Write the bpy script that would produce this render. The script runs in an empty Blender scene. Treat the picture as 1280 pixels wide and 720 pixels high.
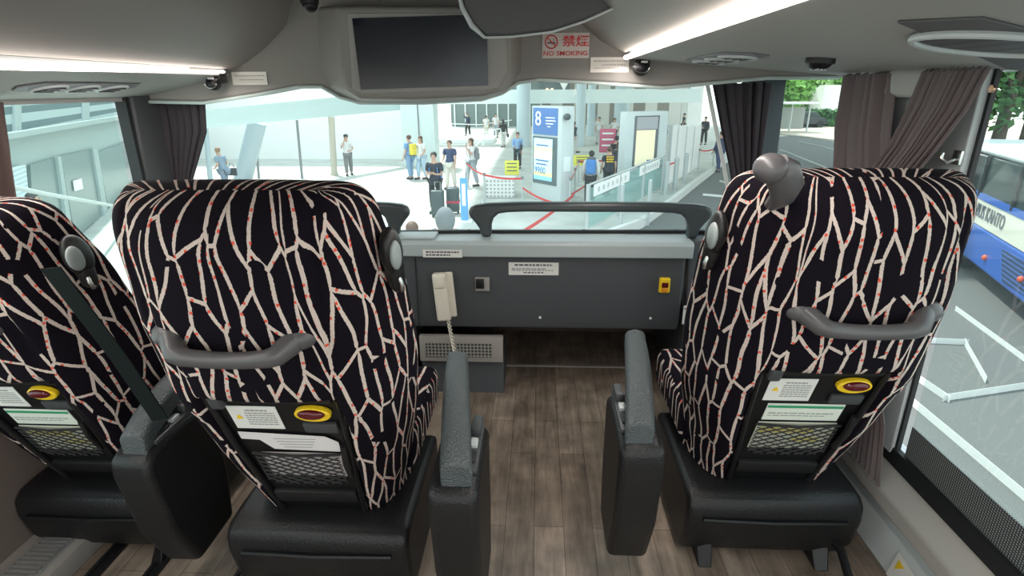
import bpy, bmesh, math, random
from math import sin, cos, pi, radians, sqrt, atan2
from mathutils import Vector, Matrix, noise
random.seed(7)
scn = bpy.context.scene
COL = scn.collection

# ------------------------------------------------------------------ camera
CH = 1.35
FPX = 700.0
PITCH, YAW, ROLL = radians(19.55), radians(2.7), radians(0.3)
fw = Vector((-sin(YAW)*cos(PITCH), cos(YAW)*cos(PITCH), -sin(PITCH)))
rt = Vector((cos(YAW), sin(YAW), 0))
up = rt.cross(fw)
cam_right = rt*cos(ROLL) - up*sin(ROLL)
cam_up = rt*sin(ROLL) + up*cos(ROLL)
cd = bpy.data.cameras.new('camera')
cam = bpy.data.objects.new('camera', cd)
COL.objects.link(cam)
cd.sensor_width = 36
cd.lens = 36*FPX/1280
cd.clip_start = 0.02
cd.clip_end = 500
M = Matrix((cam_right, cam_up, -fw)).transposed().to_4x4()
M.translation = Vector((0, 0, CH))
cam.matrix_world = M
scn.camera = cam

# measuring helpers: where a sight line meets a real plane of the place
def ray(x, y):
    return fw + cam_right*((x-640)/FPX) + cam_up*((360-y)/FPX)
def PY(x, y, Y):
    d = ray(x, y); t = Y/d.y
    return Vector((d.x*t, Y, CH+d.z*t))
def PZ(x, y, Z):
    d = ray(x, y); t = (Z-CH)/d.z
    return Vector((d.x*t, d.y*t, Z))
def PX(x, y, X):
    d = ray(x, y); t = X/d.x
    return Vector((X, d.y*t, CH+d.z*t))
def PP(x, y, P, N):
    d = ray(x, y); o = Vector((0, 0, CH)); N = Vector(N)
    t = (Vector(P)-o).dot(N)/d.dot(N)
    return o + d*t
G = -2.1                    # street level below the upper deck floor

# ------------------------------------------------------------------ materials
MAT = {}
def mat(name, col=(0.5, 0.5, 0.5), rough=0.6, metal=0.0, emit=None, es=0.0, bump=None, var=0.0, vs=8.0, spec=0.5, sheen=0.0):
    if name in MAT: return MAT[name]
    m = bpy.data.materials.new(name); m.use_nodes = True
    nt = m.node_tree; b = nt.nodes['Principled BSDF']
    b.inputs['Base Color'].default_value = (*col, 1)
    b.inputs['Roughness'].default_value = rough
    b.inputs['Metallic'].default_value = metal
    b.inputs['Specular IOR Level'].default_value = spec
    if sheen: b.inputs['Sheen Weight'].default_value = sheen
    if emit:
        b.inputs['Emission Color'].default_value = (*emit, 1)
        b.inputs['Emission Strength'].default_value = es
    tc = None
    if var or bump:
        tc = nt.nodes.new('ShaderNodeTexCoord')
    if var:
        n = nt.nodes.new('ShaderNodeTexNoise'); n.inputs['Scale'].default_value = vs; n.inputs['Detail'].default_value = 6
        nt.links.new(tc.outputs['Object'], n.inputs['Vector'])
        r = nt.nodes.new('ShaderNodeMapRange'); r.inputs['From Min'].default_value = .3; r.inputs['From Max'].default_value = .7
        r.inputs['To Min'].default_value = 1-var; r.inputs['To Max'].default_value = 1+var
        nt.links.new(n.outputs['Fac'], r.inputs['Value'])
        mx = nt.nodes.new('ShaderNodeVectorMath'); mx.operation = 'SCALE'
        mx.inputs[0].default_value = col
        nt.links.new(r.outputs['Result'], mx.inputs['Scale'])
        nt.links.new(mx.outputs['Vector'], b.inputs['Base Color'])
    if bump:
        n2 = nt.nodes.new('ShaderNodeTexVoronoi') if bump[0] == 'cell' else nt.nodes.new('ShaderNodeTexNoise')
        n2.inputs['Scale'].default_value = bump[1]
        nt.links.new(tc.outputs['Object'], n2.inputs['Vector'])
        bp = nt.nodes.new('ShaderNodeBump'); bp.inputs['Strength'].default_value = bump[2]; bp.inputs['Distance'].default_value = bump[3]
        nt.links.new(n2.outputs[0], bp.inputs['Height'])
        nt.links.new(bp.outputs['Normal'], b.inputs['Normal'])
    MAT[name] = m
    return m

def math_node(nt, op, a=None, b=None, va=0.0, vb=0.0):
    n = nt.nodes.new('ShaderNodeMath'); n.operation = op
    if a is not None: nt.links.new(a, n.inputs[0])
    else: n.inputs[0].default_value = va
    if b is not None: nt.links.new(b, n.inputs[1])
    else: n.inputs[1].default_value = vb
    return n.outputs[0]

def fabric_material():
    m = bpy.data.materials.new('branching_moquette'); m.use_nodes = True
    nt = m.node_tree; b = nt.nodes['Principled BSDF']; L = nt.links.new
    b.inputs['Roughness'].default_value = .92; b.inputs['Specular IOR Level'].default_value = .12
    b.inputs['Sheen Weight'].default_value = .0
    uv = nt.nodes.new('ShaderNodeUVMap'); uv.uv_map = 'UVMap'
    nz = nt.nodes.new('ShaderNodeTexNoise'); nz.inputs['Scale'].default_value = 260; nz.inputs['Detail'].default_value = 1
    L(uv.outputs['UV'], nz.inputs['Vector'])
    sb = nt.nodes.new('ShaderNodeVectorMath'); sb.operation = 'SUBTRACT'; sb.inputs[1].default_value = (.5, .5, .5)
    L(nz.outputs['Color'], sb.inputs[0])
    sc = nt.nodes.new('ShaderNodeVectorMath'); sc.operation = 'SCALE'; sc.inputs['Scale'].default_value = .0035
    L(sb.outputs[0], sc.inputs[0])
    nl = nt.nodes.new('ShaderNodeTexNoise'); nl.inputs['Scale'].default_value = 7; nl.inputs['Detail'].default_value = 1
    L(uv.outputs['UV'], nl.inputs['Vector'])
    s2 = nt.nodes.new('ShaderNodeVectorMath'); s2.operation = 'SUBTRACT'; s2.inputs[1].default_value = (.5, .5, .5)
    L(nl.outputs['Color'], s2.inputs[0])
    s3 = nt.nodes.new('ShaderNodeVectorMath'); s3.operation = 'SCALE'; s3.inputs['Scale'].default_value = .022
    L(s2.outputs[0], s3.inputs[0])
    ad = nt.nodes.new('ShaderNodeVectorMath'); L(uv.outputs['UV'], ad.inputs[0]); L(sc.outputs[0], ad.inputs[1])
    ad2 = nt.nodes.new('ShaderNodeVectorMath'); L(ad.outputs[0], ad2.inputs[0]); L(s3.outputs[0], ad2.inputs[1])
    def edge_distance(du, dv):
        of = nt.nodes.new('ShaderNodeVectorMath'); of.inputs[1].default_value = (du, dv, 0); L(ad2.outputs[0], of.inputs[0])
        mp = nt.nodes.new('ShaderNodeMapping'); mp.inputs['Scale'].default_value = (1.0, .25, 1)
        L(of.outputs[0], mp.inputs['Vector'])
        v = nt.nodes.new('ShaderNodeTexVoronoi'); v.voronoi_dimensions = '2D'; v.feature = 'DISTANCE_TO_EDGE'
        v.inputs['Scale'].default_value = 26; v.inputs['Randomness'].default_value = .95
        L(mp.outputs[0], v.inputs['Vector'])
        return v.outputs['Distance']
    e0 = .0006
    d0, d1, d2 = edge_distance(0, 0), edge_distance(e0, 0), edge_distance(0, e0)
    gu = math_node(nt, 'POWER', math_node(nt, 'ABSOLUTE', math_node(nt, 'SUBTRACT', d1, d0)), None, vb=2)
    gv = math_node(nt, 'POWER', math_node(nt, 'ABSOLUTE', math_node(nt, 'SUBTRACT', d2, d0)), None, vb=2)
    g = math_node(nt, 'MAXIMUM', math_node(nt, 'SQRT', math_node(nt, 'ADD', gu, gv)), None, vb=1e-5)
    real = math_node(nt, 'MULTIPLY', math_node(nt, 'DIVIDE', d0, g), None, vb=e0)
    line = math_node(nt, 'LESS_THAN', real, None, vb=.0041)
    # breaks: some short gaps in the lines
    nb = nt.nodes.new('ShaderNodeTexNoise'); nb.inputs['Scale'].default_value = 13; nb.inputs['Detail'].default_value = 0
    L(uv.outputs['UV'], nb.inputs['Vector'])
    gap = math_node(nt, 'LESS_THAN', nb.outputs['Fac'], None, vb=.73)
    line = math_node(nt, 'MULTIPLY', line, gap)
    # red flecks on the lines
    mp2 = nt.nodes.new('ShaderNodeMapping'); mp2.inputs['Scale'].default_value = (1, .9, 1)
    L(uv.outputs['UV'], mp2.inputs['Vector'])
    v2 = nt.nodes.new('ShaderNodeTexVoronoi'); v2.voronoi_dimensions = '2D'; v2.distance = 'CHEBYCHEV'
    v2.inputs['Scale'].default_value = 42
    L(mp2.outputs[0], v2.inputs['Vector'])
    dot = math_node(nt, 'LESS_THAN', v2.outputs['Distance'], None, vb=.13)
    cx = nt.nodes.new('ShaderNodeMix'); cx.data_type = 'RGBA'
    cx.inputs['A'].default_value = (.006, .004, .008, 1); cx.inputs['B'].default_value = (.62, .51, .46, 1)
    L(line, cx.inputs['Factor'])
    both = math_node(nt, 'MULTIPLY', line, dot)
    c2 = nt.nodes.new('ShaderNodeMix'); c2.data_type = 'RGBA'; c2.inputs['B'].default_value = (.75, .10, .06, 1)
    L(cx.outputs['Result'], c2.inputs['A']); L(both, c2.inputs['Factor'])
    L(c2.outputs['Result'], b.inputs['Base Color'])
    bp = nt.nodes.new('ShaderNodeBump'); bp.inputs['Strength'].default_value = .35; bp.inputs['Distance'].default_value = .002
    L(nz.outputs['Fac'], bp.inputs['Height']); L(bp.outputs['Normal'], b.inputs['Normal'])
    return m
FABRIC = fabric_material()

def glass_material(name, tint, refl=.10, haze=0.0):
    m = bpy.data.materials.new(name); m.use_nodes = True
    nt = m.node_tree; nt.nodes.clear(); L = nt.links.new
    out = nt.nodes.new('ShaderNodeOutputMaterial')
    t = nt.nodes.new('ShaderNodeBsdfTransparent'); t.inputs['Color'].default_value = (*tint, 1)
    g = nt.nodes.new('ShaderNodeBsdfGlossy'); g.inputs['Roughness'].default_value = .02
    mx = nt.nodes.new('ShaderNodeMixShader')
    lw = nt.nodes.new('ShaderNodeLayerWeight'); lw.inputs['Blend'].default_value = .25
    f = math_node(nt, 'MULTIPLY', lw.outputs['Fresnel'], None, vb=refl*4)
    f = math_node(nt, 'MINIMUM', f, None, vb=.6)
    L(f, mx.inputs['Fac']); L(t.outputs[0], mx.inputs[1]); L(g.outputs[0], mx.inputs[2])
    last = mx.outputs[0]
    if haze:
        df = nt.nodes.new('ShaderNodeBsdfTranslucent'); df.inputs['Color'].default_value = (.75, .95, .92, 1)
        m2 = nt.nodes.new('ShaderNodeMixShader'); m2.inputs['Fac'].default_value = haze
        L(last, m2.inputs[1]); L(df.outputs[0], m2.inputs[2]); last = m2.outputs[0]
    L(last, out.inputs['Surface'])
    return m
GLASS = glass_material('bus_window_glass', (.91, .98, .96), .07, .05)
GLASS_L = glass_material('bus_side_glass', (.80, .93, .90), .06, .04)
GLASS_R = glass_material('bus_side_glass_clear', (.82, .90, .87), .025, .03)
PANEGLASS = glass_material('street_glass', (.80, .93, .93), .12, .12)

def floor_material():
    m = bpy.data.materials.new('weathered_wood_vinyl'); m.use_nodes = True
    nt = m.node_tree; b = nt.nodes['Principled BSDF']; L = nt.links.new
    tc = nt.nodes.new('ShaderNodeTexCoord')
    mp = nt.nodes.new('ShaderNodeMapping'); mp.inputs['Rotation'].default_value = (0, 0, pi/2)
    L(tc.outputs['Object'], mp.inputs['Vector'])
    br = nt.nodes.new('ShaderNodeTexBrick'); br.inputs['Scale'].default_value = 1.0
    br.inputs['Brick Width'].default_value = .62; br.inputs['Row Height'].default_value = .095
    br.inputs['Mortar Size'].default_value = .0012; br.inputs['Mortar Smooth'].default_value = .3
    br.inputs['Color1'].default_value = (.30, .235, .185, 1); br.inputs['Color2'].default_value = (.20, .155, .12, 1)
    br.inputs['Mortar'].default_value = (.07, .05, .04, 1); br.offset = .37
    L(mp.outputs[0], br.inputs['Vector'])
    mp2 = nt.nodes.new('ShaderNodeMapping'); mp2.inputs['Scale'].default_value = (34, 3.2, 1)
    L(tc.outputs['Object'], mp2.inputs['Vector'])
    n = nt.nodes.new('ShaderNodeTexNoise'); n.inputs['Scale'].default_value = 1; n.inputs['Detail'].default_value = 8; n.inputs['Roughness'].default_value = .7
    L(mp2.outputs[0], n.inputs['Vector'])
    n3 = nt.nodes.new('ShaderNodeTexNoise'); n3.inputs['Scale'].default_value = 9; n3.inputs['Detail'].default_value = 4
    L(tc.outputs['Object'], n3.inputs['Vector'])
    r = nt.nodes.new('ShaderNodeMapRange'); r.inputs['From Min'].default_value = .3; r.inputs['From Max'].default_value = .7
    r.inputs['To Min'].default_value = .55; r.inputs['To Max'].default_value = 1.4
    L(n.outputs['Fac'], r.inputs['Value'])
    r3 = nt.nodes.new('ShaderNodeMapRange'); r3.inputs['From Min'].default_value = .3; r3.inputs['From Max'].default_value = .7
    r3.inputs['To Min'].default_value = .65; r3.inputs['To Max'].default_value = 1.25
    L(n3.outputs['Fac'], r3.inputs['Value'])
    k = math_node(nt, 'MULTIPLY', r.outputs[0], r3.outputs[0])
    s = nt.nodes.new('ShaderNodeVectorMath'); s.operation = 'SCALE'
    L(br.outputs['Color'], s.inputs[0]); L(k, s.inputs['Scale'])
    L(s.outputs[0], b.inputs['Base Color'])
    b.inputs['Roughness'].default_value = .42
    bp = nt.nodes.new('ShaderNodeBump'); bp.inputs['Strength'].default_value = .2; bp.inputs['Distance'].default_value = .002
    L(n.outputs['Fac'], bp.inputs['Height']); L(bp.outputs['Normal'], b.inputs['Normal'])
    return m

def stripe_material(name, c1, c2, scale, axis='X', duty=.5, rough=.6):
    m = bpy.data.materials.new(name); m.use_nodes = True
    nt = m.node_tree; b = nt.nodes['Principled BSDF']; L = nt.links.new
    tc = nt.nodes.new('ShaderNodeTexCoord'); sp = nt.nodes.new('ShaderNodeSeparateXYZ')
    L(tc.outputs['Object'], sp.inputs[0])
    a = math_node(nt, 'MULTIPLY', sp.outputs[axis], None, vb=scale)
    fr = math_node(nt, 'FRACT', a)
    lt = math_node(nt, 'LESS_THAN', fr, None, vb=duty)
    mx = nt.nodes.new('ShaderNodeMix'); mx.data_type = 'RGBA'
    mx.inputs['A'].default_value = (*c1, 1); mx.inputs['B'].default_value = (*c2, 1)
    L(lt, mx.inputs['Factor']); L(mx.outputs['Result'], b.inputs['Base Color'])
    b.inputs['Roughness'].default_value = rough
    return m

def dots_material(name, c1, c2, scale, rad=.3, rough=.5):
    """a regular lattice of dots in object XZ + YZ"""
    m = bpy.data.materials.new(name); m.use_nodes = True
    nt = m.node_tree; b = nt.nodes['Principled BSDF']; L = nt.links.new
    tc = nt.nodes.new('ShaderNodeTexCoord'); sp = nt.nodes.new('ShaderNodeSeparateXYZ')
    L(tc.outputs['Object'], sp.inputs[0])
    h = math_node(nt, 'ADD', sp.outputs['X'], sp.outputs['Y'])
    def cell(o, k):
        f = math_node(nt, 'FRACT', math_node(nt, 'MULTIPLY', o, None, vb=scale*k))
        f = math_node(nt, 'SUBTRACT', f, None, vb=.5)
        return math_node(nt, 'POWER', math_node(nt, 'ABSOLUTE', f), None, vb=2)
    d = math_node(nt, 'SQRT', math_node(nt, 'ADD', cell(h, 1), cell(sp.outputs['Z'], 1)))
    lt = math_node(nt, 'LESS_THAN', d, None, vb=rad)
    mx = nt.nodes.new('ShaderNodeMix'); mx.data_type = 'RGBA'
    mx.inputs['A'].default_value = (*c1, 1); mx.inputs['B'].default_value = (*c2, 1)
    L(lt, mx.inputs['Factor']); L(mx.outputs['Result'], b.inputs['Base Color'])
    b.inputs['Roughness'].default_value = rough
    return m

BLK = mat('black_plastic', (.009, .009, .010), .45, bump=('n', 300, .1, .001))
BLK2 = mat('satin_black_panel', (.006, .006, .007), .4, spec=.35)
LEATHER = mat('black_leatherette', (.009, .009, .010), .45, bump=('cell', 190, .35, .002), spec=.4)
PADL = mat('grained_armrest_leather', (.055, .066, .07), .40, bump=('cell', 260, .8, .003), spec=.7)
DGREY = mat('dark_grey_plastic', (.055, .058, .062), .45, bump=('n', 400, .12, .001), spec=.5)
HGREY = mat('handle_grey_plastic', (.085, .08, .085), .36, spec=.5)
MGREY = mat('warm_grey_moulding', (.33, .305, .285), .55, bump=('n', 350, .1, .001))
CGREY = mat('ceiling_grey_liner', (.085, .082, .082), .8, bump=('n', 250, .2, .001))
SOFF = mat('light_grey_soffit', (.40, .395, .38), .6)
LGREY = mat('pale_grey_plastic', (.50, .53, .54), .45)
LEDGE = mat('pale_ledge_plastic', (.44, .50, .51), .4)
WALLG = mat('grey_wall_lining', (.38, .42, .43), .6, bump=('n', 300, .15, .001))
SILL = mat('greige_sill', (.42, .40, .37), .5)
PANEL = mat('charcoal_bulkhead', (.075, .08, .09), .55, bump=('n', 500, .2, .001))
RUBBER = mat('black_rubber', (.012, .013, .015), .6)
CURT = mat('mauve_grey_curtain', (.135, .105, .108), .85, bump=('n', 500, .3, .001), sheen=.2)
CURTD = mat('dark_curtain', (.045, .038, .046), .9, bump=('n', 500, .3, .001))
CURTW = mat('pale_curtain_lining', (.62, .64, .63), .85)
WHITE = mat('white_label', (.78, .77, .74), .5)
PAPER = mat('paper', (.74, .70, .70), .7)
INK = mat('print_ink', (.10, .10, .12), .6)
CREAMP = mat('ivory_plastic', (.78, .73, .63), .35)
YEL = mat('yellow_plastic', (.95, .62, .02), .3)
ORG = mat('orange_button', (.85, .30, .04), .35)
DRED = mat('dark_red_lens', (.10, .008, .012), .12)
RED = mat('red_ink', (.62, .04, .04), .5)
CHROME = mat('brushed_metal', (.62, .62, .6), .28, metal=1)
GREEN = mat('green_ink', (.03, .30, .14), .5)
SCREEN = mat('dark_screen', (.006, .009, .016), .18)
LEDM = mat('led_strip_light', (1, .95, .88), .5, emit=(1, .90, .82), es=9.0)

# ------------------------------------------------------------------ mesh helpers
def setp(o, label=None, cat=None, group=None, kind=None):
    if label: o['label'] = label
    if cat: o['category'] = cat
    if group: o['group'] = group
    if kind: o['kind'] = kind
    return o
def empty(name, loc, label, cat, group=None, rz=0.0):
    o = bpy.data.objects.new(name, None); COL.objects.link(o)
    o.empty_display_size = .1
    o.location = loc; o.rotation_euler = (0, 0, rz)
    return setp(o, label, cat, group)
def build(name, bm, m, parent=None, smooth=True, bevel=0, sub=0, auto=40, world=False):
    me = bpy.data.meshes.new(name)
    bmesh.ops.recalc_face_normals(bm, faces=bm.faces)
    bm.to_mesh(me); bm.free()
    ms = m if isinstance(m, (list, tuple)) else [m]
    for x in ms: me.materials.append(x)
    o = bpy.data.objects.new(name, me); COL.objects.link(o)
    if parent:
        o.parent = parent
        if world:
            pm = Matrix.LocRotScale(parent.location, parent.rotation_euler, parent.scale)
            o.matrix_parent_inverse = pm.inverted()
    if smooth:
        for p in me.polygons: p.use_smooth = True
        try: me.set_sharp_from_angle(angle=radians(auto))
        except Exception: pass
    if bevel:
        md = o.modifiers.new('Bevel', 'BEVEL'); md.width = bevel; md.segments = 3; md.limit_method = 'ANGLE'; md.angle_limit = radians(35)
        md.harden_normals = False
    if sub:
        md = o.modifiers.new('Sub', 'SUBSURF'); md.levels = sub; md.render_levels = sub
    return o
def NB(): return bmesh.new()
def box(bm, c, s, rot=None, mi=0, bev=0, seg=2):
    r = bmesh.ops.create_cube(bm, size=1)
    vs = r['verts']
    mtx = Matrix.Translation(Vector(c)) @ (rot.to_4x4() if rot is not None else Matrix.Identity(4)) @ Matrix.Diagonal((*s, 1))
    bmesh.ops.transform(bm, matrix=mtx, verts=vs)
    fs = list({f for v in vs for f in v.link_faces})
    for f in fs: f.material_index = mi
    if bev:
        es = list({e for v in vs for e in v.link_edges})
        rr = bmesh.ops.bevel(bm, geom=es, offset=bev, segments=seg, affect='EDGES', profile=.6)
        for f in rr['faces']: f.material_index = mi
    return bm
def boxb(c, s, rot=None, bev=0, seg=2, mi=0):
    return box(NB(), c, s, rot, mi, bev, seg)
def hexa(bm, pts, mi=0):
    """8 points: bottom quad then top quad"""
    v = [bm.verts.new(p) for p in pts]
    for q in ((0, 3, 2, 1), (4, 5, 6, 7), (0, 1, 5, 4), (1, 2, 6, 5), (2, 3, 7, 6), (3, 0, 4, 7)):
        f = bm.faces.new([v[i] for i in q]); f.material_index = mi
    return bm
def tube(bm, pts, rad, seg=10, mi=0, flat=None, cap=True):
    pts = [Vector(p) for p in pts]
    n = len(pts)
    if not hasattr(rad, '__len__'): rad = [rad]*n
    rings = []
    ref = None
    for i, p in enumerate(pts):
        t = (pts[min(i+1, n-1)] - pts[max(i-1, 0)]).normalized()
        if ref is None:
            ref = Vector((0, 0, 1)) if abs(t.z) < .9 else Vector((1, 0, 0))
        a = t.cross(ref).normalized(); b = a.cross(t).normalized(); ref = b
        ring = []
        for k in range(seg):
            an = 2*pi*k/seg
            ra = rad[i] if flat is None else rad[i]*flat[0]
            rb = rad[i] if flat is None else rad[i]*flat[1]
            ring.append(bm.verts.new(p + a*cos(an)*ra + b*sin(an)*rb))
        rings.append(ring)
    for i in range(n-1):
        for k in range(seg):
            f = bm.faces.new((rings[i][k], rings[i][(k+1) % seg], rings[i+1][(k+1) % seg], rings[i+1][k])); f.material_index = mi
    if cap:
        f = bm.faces.new(rings[0][::-1]); f.material_index = mi
        f = bm.faces.new(rings[-1]); f.material_index = mi
    return bm
def cyl(bm, c, r, h, axis='Z', seg=24, r2=None, mi=0):
    mt = Matrix.Translation(Vector(c))
    if axis == 'X': mt = mt @ Matrix.Rotation(pi/2, 4, 'Y')
    if axis == 'Y': mt = mt @ Matrix.Rotation(pi/2, 4, 'X')
    if isinstance(axis, Vector): mt = mt @ axis.to_track_quat('Z', 'Y').to_matrix().to_4x4()
    r_ = bmesh.ops.create_cone(bm, cap_ends=True, segments=seg, radius1=r, radius2=r if r2 is None else r2, depth=h, matrix=mt)
    for f in {f for v in r_['verts'] for f in v.link_faces}: f.material_index = mi
    return bm
def prism(bm, pts, off, mi=0):
    """extrude a closed 3D polygon by a vector"""
    off = Vector(off)
    a = [bm.verts.new(Vector(p)) for p in pts]; b = [bm.verts.new(Vector(p)+off) for p in pts]
    n = len(pts)
    fs = [bm.faces.new(a), bm.faces.new(b[::-1])]
    for i in range(n): fs.append(bm.faces.new((a[i], b[i], b[(i+1) % n], a[(i+1) % n])))
    for f in fs: f.material_index = mi
    return bm
def ellipsoid(bm, c, r, u=16, v=10, mi=0, rot=None):
    mt = Matrix.Translation(Vector(c)) @ (rot.to_4x4() if rot is not None else Matrix.Identity(4)) @ Matrix.Diagonal((*r, 1))
    rr = bmesh.ops.create_uvsphere(bm, u_segments=u, v_segments=v, radius=1, matrix=mt)
    for f in {f for w in rr['verts'] for f in w.link_faces}: f.material_index = mi
    return bm
def frame3(right, upv):
    r = Vector(right).normalized(); u = Vector(upv); u = (u - r*u.dot(r)).normalized(); n = r.cross(u)
    return Matrix((r, u, n)).transposed()
def text(name, body, size, loc, right, upv, m, parent=None, align='LEFT', bold=0.0, ext=.0006, sx=1.0, world=True):
    c = bpy.data.curves.new(name, 'FONT'); c.body = body; c.size = size; c.align_x = align; c.align_y = 'CENTER'
    c.extrude = ext; c.offset = bold; c.resolution_u = 3
    c.materials.append(m)
    o = bpy.data.objects.new(name, c); COL.objects.link(o)
    mt = frame3(right, upv).to_4x4() @ Matrix.Diagonal((sx, 1, 1, 1)); mt.translation = Vector(loc)
    o.matrix_world = mt
    dg = bpy.context.evaluated_depsgraph_get(); dg.update()
    me = bpy.data.meshes.new_from_object(o.evaluated_get(dg)); bpy.data.objects.remove(o, do_unlink=True)
    o = bpy.data.objects.new(name, me); COL.objects.link(o)
    if not me.materials: me.materials.append(m)
    if parent:
        o.parent = parent
        pm = Matrix.LocRotScale(parent.location, parent.rotation_euler, parent.scale)
        o.matrix_parent_inverse = pm.inverted() if world else Matrix.Identity(4)
    o.matrix_basis = mt
    return o
def plate(bm, loc, right, upv, w, h, t=.0015, mi=0, bev=0):
    return box(bm, loc, (w, h, t), frame3(right, upv), mi, bev)
def sticker(name, loc, right, upv, w, h, lines=(), mats=None, parent=None, world=True, label=None, rows=None):
    """a thin label; lines: (v from top 0..1, u0, u1, thickness)"""
    bm = NB(); plate(bm, loc, right, upv, w, h, .0016)
    f = frame3(right, upv); r, u, n = f.col[0], f.col[1], f.col[2]
    for (v, u0, u1, th) in lines:
        # fine print, broken into word-like strokes
        x = u0
        while x < u1:
            wd = random.uniform(.03, .09); e = min(x+wd, u1)
            c = Vector(loc) + r*(((x+e)/2-.5)*w) + u*((.5-v)*h) + n*.0012
            plate(bm, c, right, upv, (e-x)*w, th*h, .0006, 1)
            x = e + .018
    o = build(name, bm, mats or [WHITE, INK], parent, smooth=False, world=world)
    if label: o['label'] = label
    return o
def grid_mesh(fn, nu, nv, uvs=None, closed_u=False):
    bm = NB()
    vs = [[bm.verts.new(fn(i/(nu), j/(nv))) for j in range(nv+1)] for i in range(nu+1)]
    for i in range(nu):
        for j in range(nv):
            bm.faces.new((vs[i][j], vs[i+1][j], vs[i+1][j+1], vs[i][j+1]))
    return bm
def copy_tree(o, parent=None):
    c = o.copy(); COL.objects.link(c)
    if parent:
        c.parent = parent; c.matrix_parent_inverse = o.matrix_parent_inverse.copy()
    for ch in list(o.children): copy_tree(ch, c)
    return c

X_ = Vector((1, 0, 0)); Y_ = Vector((0, 1, 0)); Z_ = Vector((0, 0, 1))
WL, WR = -1.50, 1.00            # window planes of the bus, left and right
YB = -2.6                       # rear end of the built length

# ================================================================== BUS SHELL
def struct(name, bm, m, **k):
    o = build(name, bm, m, **k); o['kind'] = 'structure'; return o
# floor: full length, under the bulkhead to the front
struct('floor', boxb((-.3, .25, -.03), (2.9, 5.7, .06)), floor_material(), smooth=False)
# seat rails and the long floor heater grille on the left
rails = [(-1.30, 'second black seat rail in the floor from the left wall'), (-1.13, 'black seat rail in the floor beside the window seat base'), (-.86, 'black seat rail in the floor between the two left seats')]
for xr, lb in rails:
    bm = NB()
    box(bm, (xr-.014, 0, .004), (.012, 3.6, .010)); box(bm, (xr+.014, 0, .004), (.012, 3.6, .010)); box(bm, (xr, 0, .002), (.018, 3.6, .004))
    setp(build('floor_rail', bm, BLK, smooth=False), lb, 'seat rail', 'seat rails in the floor')
GR = mat('heater_grille_metal', (.45, .46, .46), .4, metal=.6)
h = empty('floor_heater', (-1.46, 0, 0), 'long low floor heater cover with slotted metal grille by left wall', 'heater')
build('cover', boxb((0, .2, .035), (.20, 3.0, .07), bev=.008), MGREY, h, smooth=True)
bm = NB()
for i in range(110):
    box(bm, (0.02, .05+i*.016, .0745), (.085, .007, .009))
box(bm, (-.03, .92, .0725), (.008, 1.9, .007)); box(bm, (.07, .92, .0725), (.008, 1.9, .007))
build('grille', bm, GR, h, smooth=False)
# outer walls below the windows
def wall_right():
    bm = NB()
    # lower wall to the sill
    prism(bm, [(1.04, YB, 0), (1.04, YB, .27), (1.15, YB, .30), (1.15, YB, -.05), (1.04, YB, -.05)], (0, 5.75, 0))
    # header above the windows
    box(bm, (1.11, .27, 1.485), (.10, 5.75, .20))
    # mid pillar and the posts behind the viewer
    hexa(bm, [(1.05, 1.445, .2), (1.074, 1.445, .2), (1.074, 1.95, .2), (1.05, 1.95, .2), (1.04, 1.45, 1.40), (1.067, 1.45, 1.40), (1.067, 1.90, 1.40), (1.04, 1.90, 1.40)])
    box(bm, (1.08, -1.0, .8), (.07, .3, 1.2))
    return bm
struct('wall_right', wall_right(), mat('pale_right_lining', (.60, .64, .65), .55), bevel=.004)
def wall_left():
    bm = NB()
    prism(bm, [(-1.54, YB, 0), (-1.49, YB, .49), (-1.57, YB, .51), (-1.64, YB, -.05), (-1.54, YB, -.05)], (0, 5.1, 0))
    box(bm, (-1.53, -.9, .8), (.07, .4, 1.2))
    return bm
struct('wall_left', wall_left(), mat('brown_grey_wall_lining', (.16, .125, .11), .8), bevel=.006)
struct('header_left', boxb((-1.54, .0, 1.425), (.10, 5.2, .22)), SOFF)
# corner pillars of the front
bm = NB()
hexa(bm, [(-1.50, 2.07, 0), (-1.545, 2.07, 0), (-1.545, 2.30, 0), (-1.45, 2.30, 0), (-1.47, 2.07, 1.37), (-1.525, 2.07, 1.37), (-1.525, 2.30, 1.37), (-1.43, 2.28, 1.37)])
struct('pillar_front_left', bm, DGREY, bevel=.01)
bm = NB()
hexa(bm, [(.86, 2.40, 0), (1.11, 2.62, 0), (1.11, 2.75, 0), (.90, 2.62, 0), (.82, 2.36, 1.41), (1.07, 2.64, 1.41), (1.09, 2.72, 1.41), (.88, 2.62, 1.41)])
struct('pillar_front_right', bm, mat('blue_grey_pillar', (.045, .05, .055), .9, spec=.1), bevel=.01)
# front end: kick wall below the windshield
bm = NB()
box(bm, (-.25, 3.08, .22), (2.8, .06, .54)); box(bm, (-.25, 2.74, .50), (2.8, .72, .03)); box(bm, (1.02, 2.9, .24), (.05, .5, .5)); box(bm, (-1.5, 2.7, .24), (.05, .9, .5))
struct('wall_front', bm, mat('dark_brown_kick_lining', (.10, .075, .06), .7), smooth=False)

# windows
def pane(name, pts, m):
    bm = NB(); c = sum((Vector(p) for p in pts), Vector())/len(pts)
    n = (Vector(pts[1])-Vector(pts[0])).cross(Vector(pts[2])-Vector(pts[1])).normalized()
    bm.faces.new([bm.verts.new(p) for p in pts])
    return struct(name, bm, m, smooth=False)
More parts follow.
